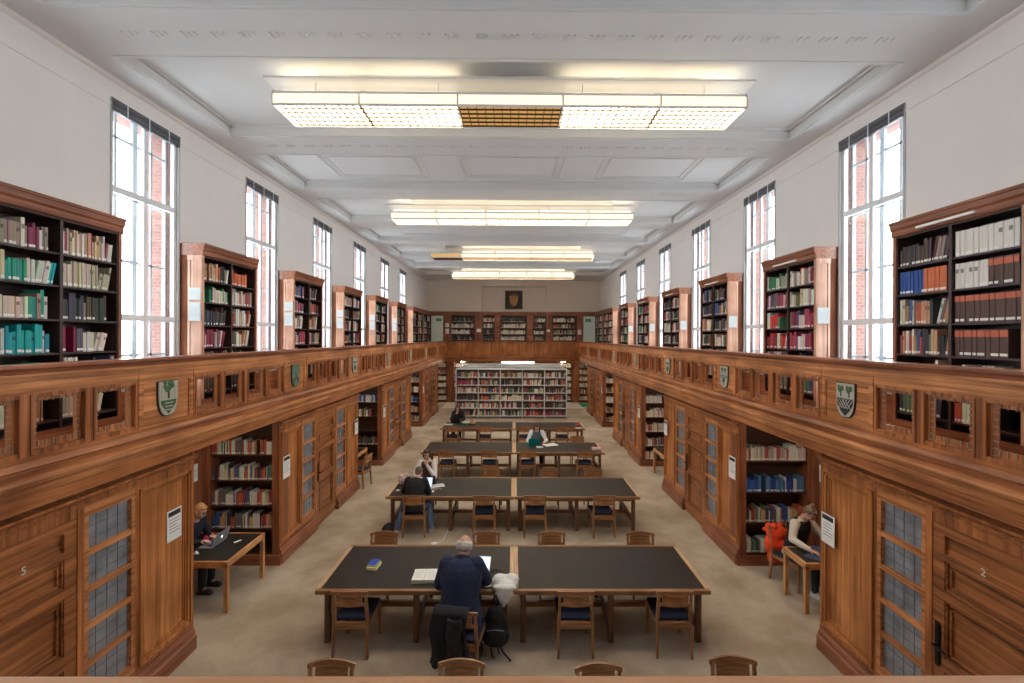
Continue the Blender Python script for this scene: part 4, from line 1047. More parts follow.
rowch((352, None, 577, 677), 5.80, 6.08, 0, ['empty oak chair at the near side of the front row, %s' % q for q in ('leftmost', '', 'right of the backpack', 'rightmost')])
rowch((385, 487, 552.5, 640.5), 7.5, 7.2, PI, ['oak chair tucked in behind the front row of tables, %s' % q for q in side])
rowch((414, 485, 536.5, 604.5), 9.28, 9.56, 0, ['oak chair at the near side of the second row, %s' % q for q in ('under the person in black', 'left of the table joint', 'right of the table joint', 'rightmost')])
rowch((428, 492.5, 548.6, 594.4), 11.1, 10.85, PI, ['oak chair behind the second row of tables, %s' % q for q in ('under the seated woman', 'left of the joint', 'right of the joint', 'rightmost')])
rowch((447, 490, 528, 586), 12.95, 13.22, 0, ['oak chair at the near side of the third row, %s' % q for q in side])
rowch((537, 577.5), 14.8, 14.5, PI, ['oak chair under the reader in white behind the third row', 'oak chair at the right end behind the third row'])
rowch((452, 485, 525, 563), 16.4, 16.68, 0, ['oak chair at the near side of the farthest row, %s' % q for q in side])
rowch((459,), 18.5, 18.3, PI, ['oak chair under the reader behind the farthest row'])
# the pulled-back chair of the man in the navy jacket, turned a little
mchair = chair(-.54, 5.66, R(-8), 'oak chair under the man, draped with a dark coat')

# alcove tables with honey-coloured frames
def alcove_table(x0, x1, y0, y1, label):
    t = empty('alcove_table', ((x0 + x1) / 2, (y0 + y1) / 2, 0)); tag(t, label, 'table', 'small honey oak tables in the alcoves')
    w, d = (x1 - x0) / 2, (y1 - y0) / 2
    mb = MB(); mb.box(-w + .035, w - .035, -d + .035, d - .035, .725, .752); mb.build('writing_surface', leather, t)
    mb = MB(); mb.box(-w, w, -d, -d + .035, .66, .755); mb.box(-w, w, d - .035, d, .66, .755); mb.box(-w, -w + .035, -d + .035, d - .035, .66, .755); mb.box(w - .035, w, -d + .035, d - .035, .66, .755)
    mb.build('frame', honX, t, bevel=.004)
    for x in (-w + .03, w - .03):
        for y in (-d + .03, d - .03): mb = MB(); mb.box(x - .03, x + .03, y - .03, y + .03, 0, .70); mb.build('leg', honZ, t, bevel=.004)
    return t
alcove_table(-5.44, -4.165, 6.76, 7.78, 'honey oak table with black top in the nearest left alcove')
alcove_table(4.40, 5.44, 6.72, 7.28, 'honey oak table with black top in the nearest right alcove')
alcove_table(-5.4, -4.35, 12.7, 13.75, 'honey oak table just visible in the second left alcove')
alcove_table(4.3, 5.4, 12.75, 13.8, 'honey oak table just visible in the second right alcove')
chair(-4.2, 12.5, R(80), 'oak chair at the mouth of the second left alcove')
chair(-5.24, 7.42, R(-95), 'oak chair of the reader in the nearest left alcove')
chair(4.76, 7.58, R(-155), 'oak chair holding the orange jacket in the right alcove')

# notices on the ground-floor panels
for s, nm in SIDES:
    f = (1, 0, 0) if s < 0 else (-1, 0, 0)
    notice('panel_notice', (s * (XW + .025 if s < 0 else XW - .024), (5.70 if s < 0 else 5.83), 1.75 if s < 0 else 1.64), .24, .38, f, 'white notice with black heading on the nearest %s pier' % nm)
    notice('panel_notice', (s * (XW - .026), 8.40, 1.70), .25, .40, f, 'white notice on the %s pier just past the first alcove' % nm)
    notice('panel_notice', (s * (XW - .026), 12.1, 1.70), .24, .38, f, 'white notice on the %s pier before the second alcove' % nm)
    notice('panel_notice', (s * (XW - .026), 14.7, 1.70), .24, .38, f, 'white notice on the %s pier just past the second alcove' % nm)
    notice('panel_notice', (s * (XW - .026), 21.0, 1.70), .24, .38, f, 'white notice on the %s pier just past the third alcove' % nm)
    notice('alcove_notice', (s * (XU - .04), 7.9, 1.72), .18, .3, f, 'white sheet on the back wall of the nearest %s alcove' % nm, head=False)

# ================================================================== people
def rotx(v, a): return Vector((v.x, v.y * math.cos(a) - v.z * math.sin(a), v.y * math.sin(a) + v.z * math.cos(a)))
def hand(mb, w, d, up, side, curl=.5, k=1.0):
    """palm and five fingers; d points along the fingers, up is the back of the hand, side = +1 if the thumb lies towards d x up"""
    w = Vector(w); d = Vector(d).normalized(); up = Vector(up); up = (up - d * up.dot(d)).normalized(); r = d.cross(up) * side
    mb.loft([(w, r * .024 * k, up * .018 * k), (w + d * .03 * k, r * .036 * k, up * .017 * k), (w + d * .075 * k, r * .041 * k, up * .014 * k), (w + d * .09 * k, r * .038 * k, up * .011 * k)], n=12)
    for i, (o, L) in enumerate(((.030, .070), (.010, .080), (-.011, .074), (-.030, .058))):
        p = w + d * .082 * k + r * o * k; a = 0; pts = [p]; c = curl * (1 + .12 * i)
        for q, f in enumerate((.42, .32, .26)):
            a += c * (.5 + .3 * q); p = p + (d * math.cos(a) - up * math.sin(a)) * L * f * k; pts.append(p)
        mb.limb(pts, [.0095 * k, .009 * k, .008 * k, .0068 * k], n=8)
    p = w + d * .028 * k + r * .028 * k
    mb.limb([p, p + (d * .7 + r * .75 - up * .2).normalized() * .035 * k, p + (d * .85 + r * .6 - up * .3).normalized() * .062 * k], [.013 * k, .0105 * k, .0085 * k], n=8)
def person(loc, rz, label, lean=15, headp=20, headyaw=0, top=None, legs=None, hair=(.1, .06, .04), arms=None, sh=.46, hairstyle='short', skinm=None, collar=None, vest=None, legpose=None, shoe=None, glasses=False, k=1.0, headoff=(0, 0, 0), bulk=1.0, scale=1.0):
    t = empty('person', loc, rz); tag(t, label, 'person'); t.scale = (scale, scale, scale)
    skinm = skinm or skin
    L = R(lean); up = Vector((0, math.sin(L), math.cos(L))); fw = Vector((0, math.cos(L), -math.sin(L))); rt = Vector((1, 0, 0))
    pel = Vector((0, 0, sh + .10)); wst = pel + Vector((0, math.sin(L * .6), math.cos(L * .6))) * .18
    chs = wst + up * .2; shl = chs + up * .15; nk = shl + up * .045 + fw * .01
    HP = R(headp); HY = R(headyaw)
    H3 = Matrix.Rotation(HY, 3, 'Z') @ Matrix.Rotation(-HP, 3, 'X')
    hup = H3 @ Vector((0, 0, 1)); hf = H3 @ Vector((0, 1, 0)); hr = H3 @ Vector((1, 0, 0))
    nt_ = nk + (up * .5 + hup * .5).normalized() * .085 + Vector(headoff)
    hc = nt_ + hup * .095 + hf * .025
    mb = MB()
    # head
    mb.ball(hc + hup * .02 - hf * .012, (.074, .092, .098), 20, M=H3)
    mb.ball(hc - hup * .045 + hf * .02, (.058, .068, .075), 16, M=H3)
    mb.ball(hc - hup * .092 + hf * .048, (.026, .022, .02), 10, M=H3)
    mb.ball(hc + hf * .096 - hup * .022, (.012, .018, .018), 8, M=H3); mb.limb([hc + hf * .082 + hup * .012, hc + hf * .104 - hup * .024], [.007, .011], n=8)
    mb.ball(hc + hf * .07 + hup * .03, (.05, .018, .012), 10, M=H3)
    for e in (-1, 1):
        mb.ball(hc + hr * .074 * e - hup * .012 - hf * .008, (.009, .018, .030), 10, M=H3); mb.ball(hc + hr * .038 * e + hf * .062 - hup * .032, (.02, .018, .02), 8, M=H3)
    mb.ball(hc + hf * .083 - hup * .058, (.024, .012, .009), 8, M=H3)
    mb.limb([nk - up * .03, nt_, hc - hup * .05], [.058, .052, .052], n=14)
    # trunk and legs under the clothes
    mb.loft([(pel - up * .08, rt * .14, fw * .10), (pel, rt * .155, fw * .11), (wst, rt * .13, fw * .09), (chs, rt * .155, fw * .105), (shl, rt * .15, fw * .085), (nk, rt * .06, fw * .06)])
    lp = legpose or [((-.11, .42, sh + .07), (-.13, .40, .09)), ((.11, .42, sh + .07), (.13, .42, .09))]
    for e, (kn, an) in zip((-1, 1), lp):
        hj = pel + rt * .085 * e - Vector((0, 0, .01)); mb.limb([hj, kn, an], [.078, .052, .034]); mb.limb([an, Vector(an) + Vector((0, .12, -.05))], [.034, .028])
    for e, (el, wr, hd, hu, cu) in zip((-1, 1), arms):
        sj = shl + rt * .165 * e; mb.limb([sj, el, wr], [.05, .037, .025]); hand(mb, wr, hd, hu, e if Vector(hu).z >= 0 or True else -e, cu)
    mb.build('body', skinm, t, remesh=.0065, sm_it=2)
    # eyes, lips
    mb = MB()
    for e in (-1, 1): mb.ball(hc + hr * .03 * e + hf * .078 + hup * .008, (.012, .008, .006), 8, M=H3)
    mb.build('eyes', colm((.03, .02, .02), .3), t, smooth=True)
    mb = MB(); mb.ball(hc + hf * .088 - hup * .058, (.021, .009, .006), 8, M=H3); mb.build('lips', colm((.35, .1, .09), .5), t, smooth=True)
    if glasses:
        mb = MB()
        for e in (-1, 1):
            c = hc + hr * .032 * e + hf * .096 + hup * .008; pts = [c + hr * .024 * math.cos(a * PI / 6) + hup * .018 * math.sin(a * PI / 6) for a in range(13)]; mb.tube(pts, .0022, 6)
            mb.tube([c + hr * .024 * e, hc + hr * .08 * e + hup * .005], .002, 6)
        mb.tube([hc + hr * -.008 + hf * .1 + hup * .012, hc + hr * .008 + hf * .1 + hup * .012], .002, 6); mb.build('glasses', blackp, t)
    # hair
    mb = MB(); hm = plain('hair', hair, rough=.6, noise=.5, nscale=70)
    if hairstyle == 'bald_fringe':
        for a in range(-9, 10):
            th = a / 9 * 1.9; d = -hf * math.cos(th) + hr * math.sin(th)
            mb.ball(hc + d * .078 + hup * .008 - hf * .012, (.026, .026, .052), 8, M=H3)
        mb.ball(hc + hup * .035 - hf * .05, (.062, .05, .055), 12, M=H3)
    else:
        mb.ball(hc + hup * .035 - hf * .028, (.084, .094, .094), 16, M=H3)
        mb.ball(hc + hup * .075 + hf * .035, (.06, .045, .035), 12, M=H3)
        if hairstyle == 'long':
            mb.ball(hc - hup * .05 - hf * .055, (.085, .055, .12), 12, M=H3)
            for e in (-1, 1): mb.limb([hc + hr * .072 * e + hup * .02, hc + hr * .085 * e - hup * .08 + hf * .0, hc + hr * .09 * e - hup * .2 + hf * .03], [.03, .03, .02], n=8)
        if hairstyle == 'bob':
            mb.ball(hc - hup * .03 - hf * .045, (.088, .06, .10), 12, M=H3)
            for e in (-1, 1): mb.ball(hc + hr * .074 * e - hup * .03 - hf * .015, (.024, .045, .075), 10, M=H3)
        if hairstyle == 'bun': mb.ball(hc + hup * .125 - hf * .06, (.042, .042, .036), 10, M=H3); mb.ball(hc - hup * .02 - hf * .06, (.07, .05, .075), 10, M=H3)
        if hairstyle == 'short': mb.ball(hc - hup * .02 - hf * .055, (.07, .045, .07), 10, M=H3)
    mb.build('hair', hm, t, remesh=.006, sm_it=1)
    # upper garment
    mb = MB(); rt0, fw0 = rt, fw; rt, fw = rt * bulk, fw * bulk
    mb.loft([(pel - up * .12, rt * .20, fw * .15), (pel, rt * .195, fw * .145), (wst, rt * .17, fw * .125), (chs, rt * .19, fw * .135), (chs + up * .08, rt * .19, fw * .125), (shl + up * .01, rt * .165, fw * .095), (nk + up * .005, rt * .075, fw * .07)], n=20)
    for e, (el, wr, hd, hu, cu) in zip((-1, 1), arms):
        sj = shl + rt0 * .172 * e - up * .01; el = Vector(el); wr = Vector(wr)
        mb.limb([sj, sj.lerp(el, .5), el, el.lerp(wr, .5), wr - (wr - el).normalized() * .01], [.073 * bulk, .064 * bulk, .056 * bulk, .050 * bulk, .038 * bulk], n=12)
        for q in (.35, .62, .85): c = sj.lerp(el, q); mb.ball(c, (.062, .062, .03), 10)   # soft folds
        for q in (.15, .4): c = el.lerp(wr, q); mb.ball(c, (.055, .055, .028), 10)
    if collar: mb.limb([nk + rt * -.055 + up * .01, nk - fw * .05 + up * .035, nk + rt * .055 + up * .01], [.024, .028, .024], n=8)
    mb.build('top', top, t, remesh=.009, sm_it=3); rt, fw = rt0, fw0
    if vest:
        mb = MB(); mb.loft([(pel, rt * .202, fw * .155), (wst, rt * .18, fw * .136), (chs, rt * .198, fw * .146), (chs + up * .08, rt * .185, fw * .135), (shl + up * .015, rt * .15, fw * .105), (nk, rt * .085, fw * .08)], n=20)
        mb.build('waistcoat', vest, t, remesh=.009, sm_it=2)
    mb = MB()
    mb.loft([(pel - Vector((0, 0, .10)), rt * .175, Vector((0, .14, 0))), (pel, rt * .185, fw * .14), (wst - up * .02, rt * .15, fw * .11)], n=20)
    for e, (kn, an) in zip((-1, 1), lp):
        hj = pel + rt * .09 * e - Vector((0, 0, .015)); kn = Vector(kn); an = Vector(an)
        mb.limb([hj, hj.lerp(kn, .5), kn, kn.lerp(an, .45), an + Vector((0, 0, .01))], [.095, .086, .068, .060, .052])
    mb.build('trousers', legs, t, remesh=.011, sm_it=3)
    for kn, an in lp:
        an = Vector(an); mb = MB(); mb.limb([an + Vector((0, -.03, -.045)), an + Vector((0, .07, -.045)), an + Vector((0, .15, -.055))], [.042, .045, .034]); mb.box(an.x - .04, an.x + .04, an.y - .07, an.y + .18, 0, .025)
        mb.build('shoe', shoe or colm((.03, .025, .02), .4), t, remesh=.008, sm_it=2)
    return t, dict(hc=hc, nk=nk, shl=shl)

navyw = plain('navy_wool', (.012, .02, .06), rough=.85, noise=.3, nscale=30, bump=.2)
charc = plain('charcoal_wool', (.014, .013, .02), rough=.9, noise=.3, nscale=25, bump=.3)
TZ = .755
# 1: the man in the navy jacket seen from behind
person((-.61, 5.74, 0), R(-4), 'man in a navy jacket seen from behind, leaning over the front table', lean=17, headp=18, headyaw=-12, bulk=1.3, scale=1.1, headoff=(0, .0, -.05), top=navyw, legs=charc, hair=(.5, .47, .44), hairstyle='bald_fringe',
       arms=[((-.27, .16, .80), (-.12, .42, .735), (.35, 1, -.1), (0, 0, 1), .5), ((.28, .22, .84), (.20, .47, .735), (-.35, 1, -.1), (0, 0, 1), .5)], collar=True,
       legpose=[((-.14, .38, .54), (-.16, .30, .09)), ((.13, .38, .54), (.20, .12, .09))])
# coat draped over his chair
t = empty('draped_coat', (-.54, 5.66, 0), R(-8)); tag(t, 'dark coat hung over the back of the man\'s chair', 'coat')
def cloth(fn, nu, nv, th=.012):
    mb = MB(); g = [[Vector(fn(i / nu, j / nv)) for j in range(nv + 1)] for i in range(nu + 1)]
    vs = [p for r in g for p in r]; fs = [(i * (nv + 1) + j, (i + 1) * (nv + 1) + j, (i + 1) * (nv + 1) + j + 1, i * (nv + 1) + j + 1) for i in range(nu) for j in range(nv)]
    mb.add(vs, fs); return mb
def coatf(u, v):
    # u across, v from the inside over the top rail down the outside
    x = -.30 + .42 * u + .02 * math.sin(v * 9)
    fold = .018 * math.sin(u * 17 + v * 2.5) + .012 * math.sin(u * 31)
    if v < .2: q = v / .2; return (x, -.235 + .0 * q, .62 + .25 * q)
    if v < .3: q = (v - .2) / .1; a = q * PI; return (x, -.295 + .055 * math.cos(a), .865 + .03 * math.sin(a))
    q = (v - .3) / .7; fl = 1 + .12 * q
    return (-.10 + (x + .10) * fl, -.36 - .04 * q + fold * q * 1.4, .86 - q * (.56 + .03 * math.sin(u * 8)))
o = cloth(coatf, 36, 40).build('coat_body', charc, t, smooth=True); sd = o.modifiers.new('t', 'SOLIDIFY'); sd.thickness = .014
def slv(u, v):
    x = -.09 + .15 * u; return (x + .01 * math.sin(v * 12), -.405 - .035 * math.sin(u * PI) - .01 * math.sin(v * 20), .84 - v * .50)
o = cloth(slv, 10, 20).build('sleeve', charc, t, smooth=True); sd = o.modifiers.new('t', 'SOLIDIFY'); sd.thickness = .02
# 2: black jumper and jeans, seen from behind at the second row
x2 = px(414, 9.5)
person((x2, 9.5, 0), R(-6), 'person in a black jumper and jeans seen from behind at the second row', lean=29, headp=42, bulk=1.15, headoff=(0, 0, -.045), top=black, legs=denim, hair=(.13, .09, .06), hairstyle='short',
       arms=[((-.27, .22, .80), (-.12, .46, TZ + .05), (.3, 1, 0), (0, 0, 1), .5), ((.27, .22, .80), (.12, .46, TZ + .05), (-.3, 1, 0), (0, 0, 1), .5)],
       legpose=[((-.29, .24, .55), (-.33, -.02, .09)), ((.27, .26, .55), (.36, .10, .09))], shoe=colm((.5, .5, .5)))
# 3: woman facing the camera, hand at her mouth
x3 = px(428, 11.0)
person((x3, 11.1, 0), R(180), 'woman with dark hair facing the camera, hand raised to her mouth', lean=14, headp=14, top=plain('cream_sleeves', (.62, .58, .55), .8), vest=plain('patterned_waistcoat', (.10, .04, .03), .8, noise=.7, nscale=40), legs=black,
       hair=(.03, .018, .015), hairstyle='bob', arms=[((-.24, .42, TZ + .06), (-.04, .34, 1.06), (.25, -.35, .9), (-.2, .9, .3), .7), ((.27, .32, TZ + .05), (.12, .52, TZ + .05), (-.4, 1, 0), (0, 0, 1), .5)])
# 4: reader in white behind the third row
x4 = px(537, 14.7)
person((x4, 14.75, 0), R(180), 'reader with dark red hair and white top behind the third row', lean=20, headp=32, top=plain('white_top', (.72, .74, .76), .8), vest=plain('grey_scarf', (.12, .15, .17), .8), legs=black,
       hair=(.10, .02, .02), hairstyle='long', arms=[((-.31, .26, TZ + .05), (-.24, .44, TZ + .05), (.3, 1, 0), (0, 0, 1), .5), ((.29, .3, TZ + .05), (.2, .5, TZ + .05), (-.4, 1, 0), (0, 0, 1), .5)])
# 5: distant reader in black
x5 = px(459, 18.4)
person((x5, 18.5, 0), R(176), 'distant reader in black clothes behind the farthest row of tables', lean=20, headp=24, top=black, legs=black, hair=(.03, .015, .012), hairstyle='long',
       arms=[((-.27, .26, TZ + .05), (-.14, .5, TZ + .05), (.3, 1, 0), (0, 0, 1), .5), ((.24, .34, TZ + .06), (.05, .33, 1.0), (-.3, -.2, .9), (.2, .9, .2), .6)])
# 6: reader in the left alcove at a laptop, turned towards the hall
person((-5.27, 7.42, 0), R(-95), 'fair-haired reader in glasses typing in the left alcove', lean=20, headp=22, top=charc, legs=black, hair=(.42, .22, .09), hairstyle='bob', glasses=True,
       arms=[((-.24, .20, TZ + .07), (-.10, .36, TZ + .07), (.2, 1, 0), (0, 0, 1), .4), ((.24, .20, TZ + .07), (.10, .36, TZ + .07), (-.2, 1, 0), (0, 0, 1), .4)],
       legpose=[((-.11, .40, .54), (-.12, .36, .09)), ((.11, .40, .54), (.12, .40, .09))])
# 7: woman in the right alcove, cream sleeves and black vest
person((4.78, 7.60, 0), R(-155), 'woman with hair in a bun and cream sleeves in the right alcove', lean=15, headp=40, headyaw=0, top=plain('cream_wool', (.60, .52, .44), .9), vest=black, legs=black, hair=(.16, .10, .06), hairstyle='bun', glasses=True,
       arms=[((-.30, .30, TZ + .06), (-.20, .50, TZ + .05), (.4, 1, 0), (0, 0, 1), .4), ((.33, .18, .86), (.33, .46, TZ + .05), (-.1, 1, 0), (0, 0, 1), .4)], shoe=colm((.6, .6, .6)))

# ================================================================== things on and around the tables
def laptop(loc, rz, label, lidcol, w=.32, open_a=105, scr=True, logo=False):
    t = empty('laptop', loc, rz); tag(t, label, 'laptop')
    mb = MB(); mb.box(-w / 2, w / 2, -.11, .11, 0, .015); mb.build('keyboard_base', lidcol, t, bevel=.003)
    mb = MB()
    for r in range(5):
        for c in range(12): mb.box(-w * .43 + c * w * .072, -w * .43 + c * w * .072 + w * .06, .0 + r * .018, .014 + r * .018, .015, .0165)
    mb.build('keys', blackp, t)
    l = empty('lid', (0, .11, .012)); l.parent = t; l.rotation_euler = (R(-(open_a - 90)), 0, 0)
    mb = MB(); mb.box(-w / 2, w / 2, 0, .008, 0, .215); mb.build('lid_shell', lidcol, l)
    mb = MB(); mb.box(-w / 2 + .012, w / 2 - .012, -.0015, 0, .012, .205); mb.build('screen', screen if scr else blackp, l)
    if logo: mb = MB(); mb.ball((0, .009, .108), (.018, .002, .02), 12); mb.ball((.006, .009, .134), (.004, .002, .008), 8); mb.build('lid_emblem', emis('glowing_emblem', (.9, .95, 1), 1.5), l)
    return t
def papers(name, loc, rz, w, h, label, n=3, cat='paper', col=None):
    t = empty(name, loc, rz); tag(t, label, cat); mb = MB()
    for i in range(n):
        mb.M = Matrix.Rotation(random.uniform(-.12, .12), 4, 'Z') if i else None
        mb.box(-w / 2, w / 2, -h / 2, h / 2, .0012 * i, .0012 * i + .001)
    mb.M = None
    mb.build('sheets', col or paper, t)
    mb = MB()
    for i in range(8): mb.box(-w * .4, w * .35, h * .38 - i * h * .1, h * .38 - i * h * .1 + .003, .0012 * n, .0012 * n + .0006)
    mb.build('writing', colm((.3, .3, .33)), t); return t
def blob(name, loc, balls, mat, label, cat, vox=.012, it=2, rz=0, group=None):
    mb = MB()
    for c, r in balls: mb.ball(c, r, 12)
    o = mb.build(name, mat, remesh=vox, sm_it=it); o.location = loc; o.rotation_euler = (0, 0, rz); tag(o, label, cat, group); return o
# front row
tp = laptop((px(483, 6.45), 6.36, TZ), R(-6), 'small laptop with glowing screen before the man', silver, w=.19, open_a=140)
def tome(loc, rz, w, d, h, cov, label, name='closed_book', bands=None):
    t = empty(name, loc, rz); tag(t, label, 'book')
    mb = MB(); mb.box(-w / 2, w / 2, -d / 2, d / 2, 0, .004); mb.box(-w / 2, w / 2, -d / 2, d / 2, h - .004, h); mb.box(-w / 2, -w / 2 + .004, -d / 2, d / 2, 0, h); mb.build('cover', cov, t)
    mb = MB(); mb.box(-w / 2 + .004, w / 2 - .005, -d / 2 + .005, d / 2 - .005, .004, h - .004); mb.build('pages', paper, t); return t
xb = px(376, 6.65)
tome((xb, 6.62, TZ), R(-6), .15, .21, .035, colm((.55, .5, .08), .5), 'yellow book lying under a blue one on the front table')
tome((xb - .012, 6.65, TZ + .035), R(-9), .125, .18, .022, colm((.02, .07, .5), .4), 'blue book lying on a yellow book on the front table')
t = empty('open_folder', (px(426.5, 6.3), 6.32, TZ), R(2)); tag(t, 'thick white ring folder lying left of the man\'s elbow', 'folder')
mb = MB(); mb.box(-.17, .17, -.15, .15, 0, .006); mb.box(-.17, .17, -.15, .15, .036, .04); mb.box(.165, .172, -.15, .15, 0, .04); mb.build('cover', colm((.45, .55, .3), .5), t)
mb = MB(); mb.box(-.165, .155, -.145, .145, .006, .036); mb.box(-.168, .16, -.148, .148, .04, .048); mb.build('pages', paper, t)
mb = MB(); mb.box(-.01, .0, -.14, .14, .048, .051)
for i in range(7): mb.box(-.14, -.03, .1 - i * .03, .103 - i * .03, .048, .0495); mb.box(.02, .13, .1 - i * .03, .103 - i * .03, .048, .0495)
mb.build('writing', colm((.5, .5, .5)), t)
papers('note_paper', (px(494, 6.2), 6.2, TZ), R(5), .22, .2, 'sheets of notes under the man\'s right hand', 3)
t = empty('pen', (px(497, 6.2), 6.22, TZ + .006), R(10)); tag(t, 'dark pen lying on the sheets of notes', 'pen')
mb = MB(); mb.cyl((0, -.06, .005), (0, .06, .005), .005, n=8); mb.build('barrel', blackp, t); mb = MB(); mb.cyl((0, .06, .005), (0, .075, .005), .005, .001, 8); mb.build('tip', silver, t)
mb = MB(); bx0 = px(489, 6.5); pts = [(bx0 + .06 + .09 * math.cos(a * .5) + .02 * a * .4, 6.5 + .05 * math.sin(a * .9), TZ + .004) for a in range(14)]; mb.tube(pts, .004, 6)
o = mb.build('cable', blackp); tag(o, 'thin black cable looped beside the tablet', 'cable')
# white bag hanging over the table's corner
wx = px(504, 6.1)
blob('white_bag', (wx + .02, 6.08, TZ), [((0, .04, .06), (.19, .15, .065)), ((-.06, .05, .09), (.10, .10, .055)), ((.09, .06, .085), (.11, .09, .06)), ((.0, -.08, .04), (.17, .07, .05)), ((.0, -.115, -.03), (.13, .035, .07)), ((-.005, -.12, -.09), (.08, .03, .07)), ((-.01, -.12, -.15), (.035, .02, .05))],
     plain('crinkled_white', (.72, .74, .73), .6, noise=.08, nscale=30, bump=.6), 'crumpled white bag spilling over the edge of the front table', 'bag')
# backpack hanging below it
t = empty('backpack', (px(497, 5.92), 5.86, .16)); tag(t, 'black backpack hanging from the front table edge beside the man', 'backpack')
mb = MB()
for c, r in (((0, 0, .2), (.17, .09, .24)), ((0, .0, .05), (.17, .1, .09)), ((0, -.02, .38), (.12, .08, .12)), ((0, -.08, .14), (.12, .05, .12)), ((-.13, 0, .12), (.06, .07, .1)), ((.13, 0, .12), (.06, .07, .1))): mb.ball(c, r, 14)
mb.build('sack', black, t, remesh=.012, sm_it=3)
mb = MB(); mb.tube([(-.03, .02, .48), (-.03, .0, .56), (.0, .0, .62), (.04, .02, .5)], .012, 8); mb.build('strap', black, t)
mb = MB(); mb.tube([(.05, -.05, .02), (.10, -.09, -.06), (.2, -.12, -.15)], .011, 6); mb.tube([(-.06, -.05, .02), (-.05, -.08, -.08), (-.02, -.1, -.13)], .010, 6); mb.tube([(.02, -.05, .02), (.05, -.08, -.09)], .01, 6); mb.build('strap', black, t)
mb = MB(); mb.tube([(-.11, -.10, .22), (0, -.135, .25), (.11, -.10, .22)], .005, 6); mb.build('zip', colm((.2, .2, .22), .4), t)
# second row
laptop((px(425, 10.1), 9.98, TZ), R(-4), 'laptop with pale lit screen before the person in black', silver, w=.34, open_a=112)
laptop((px(431, 10.5), 10.42, TZ), R(178), 'dark laptop with its back to the camera before the woman', blackp, w=.33, open_a=105)
blob('tote_bag', (px(404.5, 10.3), 10.3, TZ), [((0, 0, .1), (.13, .09, .11)), ((.05, .02, .19), (.07, .06, .08)), ((-.06, 0, .17), (.06, .05, .08))], plain('patterned_cloth', (.55, .42, .42), .8, noise=.6, nscale=25), 'patterned pink and white cloth bag on the second row table', 'bag')
papers('note_paper', (px(438, 10.2), 10.22, TZ), R(20), .3, .21, 'loose white sheets beside the woman\'s laptop', 4)
blob('computer_mouse', (px(434, 9.85), 9.8, TZ), [((0, 0, .016), (.032, .055, .018))], whitem, 'white computer mouse on the second row table', 'mouse', vox=.005)
blob('cup_lid', (px(398.5, 9.85), 9.85, TZ), [((0, 0, .02), (.045, .045, .022))], whitem, 'small white dish near the left end of the second row', 'dish', vox=.006)
blob('shoulder_bag', (px(391, 9.35), 9.2, 0), [((0, 0, .16), (.13, .12, .17)), ((0, 0, .06), (.15, .14, .07)), ((.03, 0, .28), (.08, .07, .07))], black, 'black bag standing on the carpet beside the person in jeans', 'bag')
t = empty('power_adapter', (px(434.5, 8.9), 8.98, 0), R(20)); tag(t, 'white power adapter lying on the carpet behind the second row', 'power adapter')
mb = MB(); mb.box(-.06, .06, -.045, .045, 0, .035); mb.build('block', whitem, t, bevel=.01)
mb = MB(); mb.tube([(.05, 0, .01), (.2, .1, .01), (.3, .35, .01), (.42, .6, .02), (.5, .7, .3), (.52, .72, .7)], .006, 6); mb.build('lead', whitem, t)
mb = MB(); c0 = px(437, 10.0); pts = [(c0 + .12 * math.cos(a * .45), 9.98 + .05 * math.sin(a * .45), TZ + .004) for a in range(12)]; mb.tube(pts, .004, 6)
o = mb.build('cable', whitem); tag(o, 'thin white cable coiled on the second row table', 'cable')
# third row
laptop((px(534.5, 14.2), 14.12, TZ), R(180), 'teal laptop with its back to the camera on the third row', plain('teal_plastic', (.0, .24, .25), .4), w=.36, open_a=100)
papers('note_paper', (px(551, 14.1), 14.12, TZ), R(25), .42, .3, 'spread white papers right of the teal laptop', 5)
t = tome((px(540.5, 13.6), 13.78, TZ), R(8), .2, .12, .02, colm((.7, .7, .7)), 'small white booklet in front of the teal laptop', name='booklet')
t = tome((px(597.5, 13.5), 13.55, TZ), R(-6), .27, .2, .05, colm((.75, .4, .42), .5), 'pink book at the right end of the third row')
# fourth row
laptop((px(457.5, 18.0), 17.75, TZ), R(177), 'black laptop before the distant reader', blackp, w=.36)
tome((px(449, 17.2), 17.3, TZ), R(5), .3, .2, .02, colm((.7, .7, .7)), 'white pad at the left end of the farthest row', name='writing_pad')
blob('scarf', (px(467, 17.4), 17.4, TZ), [((0, 0, .06), (.13, .1, .07)), ((-.1, .0, .05), (.08, .08, .05))], plain('pale_green_cloth', (.42, .55, .38), .85), 'pale green scarf heaped on the farthest row', 'scarf')
blob('handbag', (px(473.5, 17.3), 17.3, TZ), [((0, 0, .09), (.12, .08, .09)), ((0, 0, .18), (.07, .03, .05))], plain('tan_leather', (.55, .3, .2), .5), 'tan handbag on the left half of the farthest row', 'bag')
blob('knitted_hat', (px(578, 17.0), 17.0, TZ), [((0, 0, .04), (.10, .09, .05)), ((0, .02, .07), (.07, .06, .04))], colm((.55, .05, .07), .8), 'red knitted hat at the right end of the farthest row', 'hat')
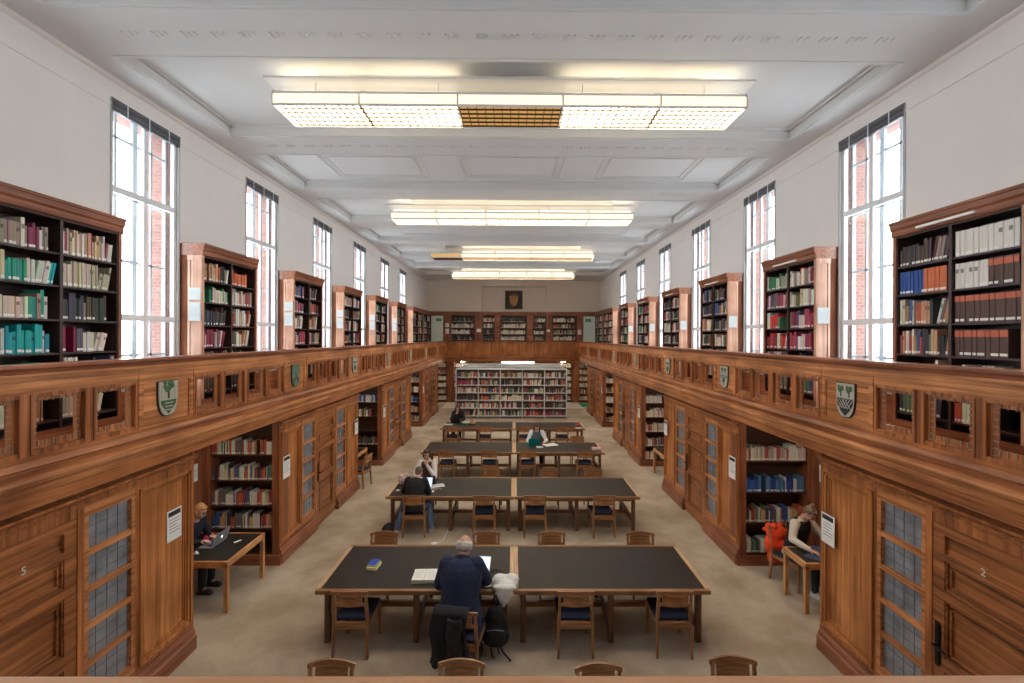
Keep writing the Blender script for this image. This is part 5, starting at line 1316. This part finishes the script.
papers('note_paper', (px(579, 16.75), 16.75, TZ), 0, .22, .16, 'white papers beside the red hat on the farthest row', 3)
# left alcove
laptop((-4.78, 7.36, TZ), R(-90), 'silver laptop seen from the back in the left alcove', silver, w=.36, open_a=108, logo=True)
blob('phone_dock', (-4.78, 6.98, TZ), [((0, 0, .02), (.05, .035, .02)), ((0, 0, .045), (.025, .02, .02))], silver, 'small silver gadget on the left alcove table', 'gadget', vox=.006)
blob('pink_scarf', (-4.95, 7.48, TZ), [((0, 0, .04), (.06, .05, .045)), ((.03, .04, .06), (.05, .04, .04))], colm((.55, .04, .12), .85), 'crimson scarf behind the laptop in the left alcove', 'scarf', vox=.008)
t = empty('memory_stick', (-4.42, 7.42, TZ), R(60)); tag(t, 'white memory stick on the left alcove table', 'memory stick')
mb = MB(); mb.box(-.05, .05, -.014, .014, 0, .014); mb.build('case', whitem, t, bevel=.003); mb = MB(); mb.box(.05, .07, -.008, .008, .003, .011); mb.build('plug', silver, t)
# right alcove
papers('open_magazine', (4.86, 6.98, TZ), R(40), .55, .4, 'dark blue open magazine under the woman\'s hands', 2, 'magazine', col=plain('magazine_print', (.04, .07, .16), .3, noise=.7, nscale=18))
ox, oy = 4.46, 8.12
blob('orange_jacket', (4.60, 7.74, -.06), [((random.uniform(-.17, .17), random.uniform(-.02, .12), random.uniform(.45, .95)), (random.uniform(.05, .08), random.uniform(.04, .06), random.uniform(.03, .06))) for _ in range(22)] + [((0, .05, .80), (.19, .10, .14)), ((-.08, .05, .62), (.14, .10, .18)), ((.03, .05, .48), (.16, .09, .16)), ((-.1, .03, .42), (.08, .08, .12)), ((.08, .02, .62), (.09, .09, .12))],
     plain('orange_nylon', (.85, .06, .01), .5, noise=.15, nscale=12, bump=.5), 'bright orange padded jacket over the chair in the right alcove', 'jacket', vox=.012, it=2)
# far right mat
t = empty('green_mat', (4.35, 27.6, 0)); tag(t, 'green mat on the floor in the far right corner', 'mat'); t.location = (4.45, 27.4, 0)
mb = MB(); mb.box(-.38, .38, -.6, .6, .0, .015); mb.build('pile', colm((.0, .3, .14), .9), t)
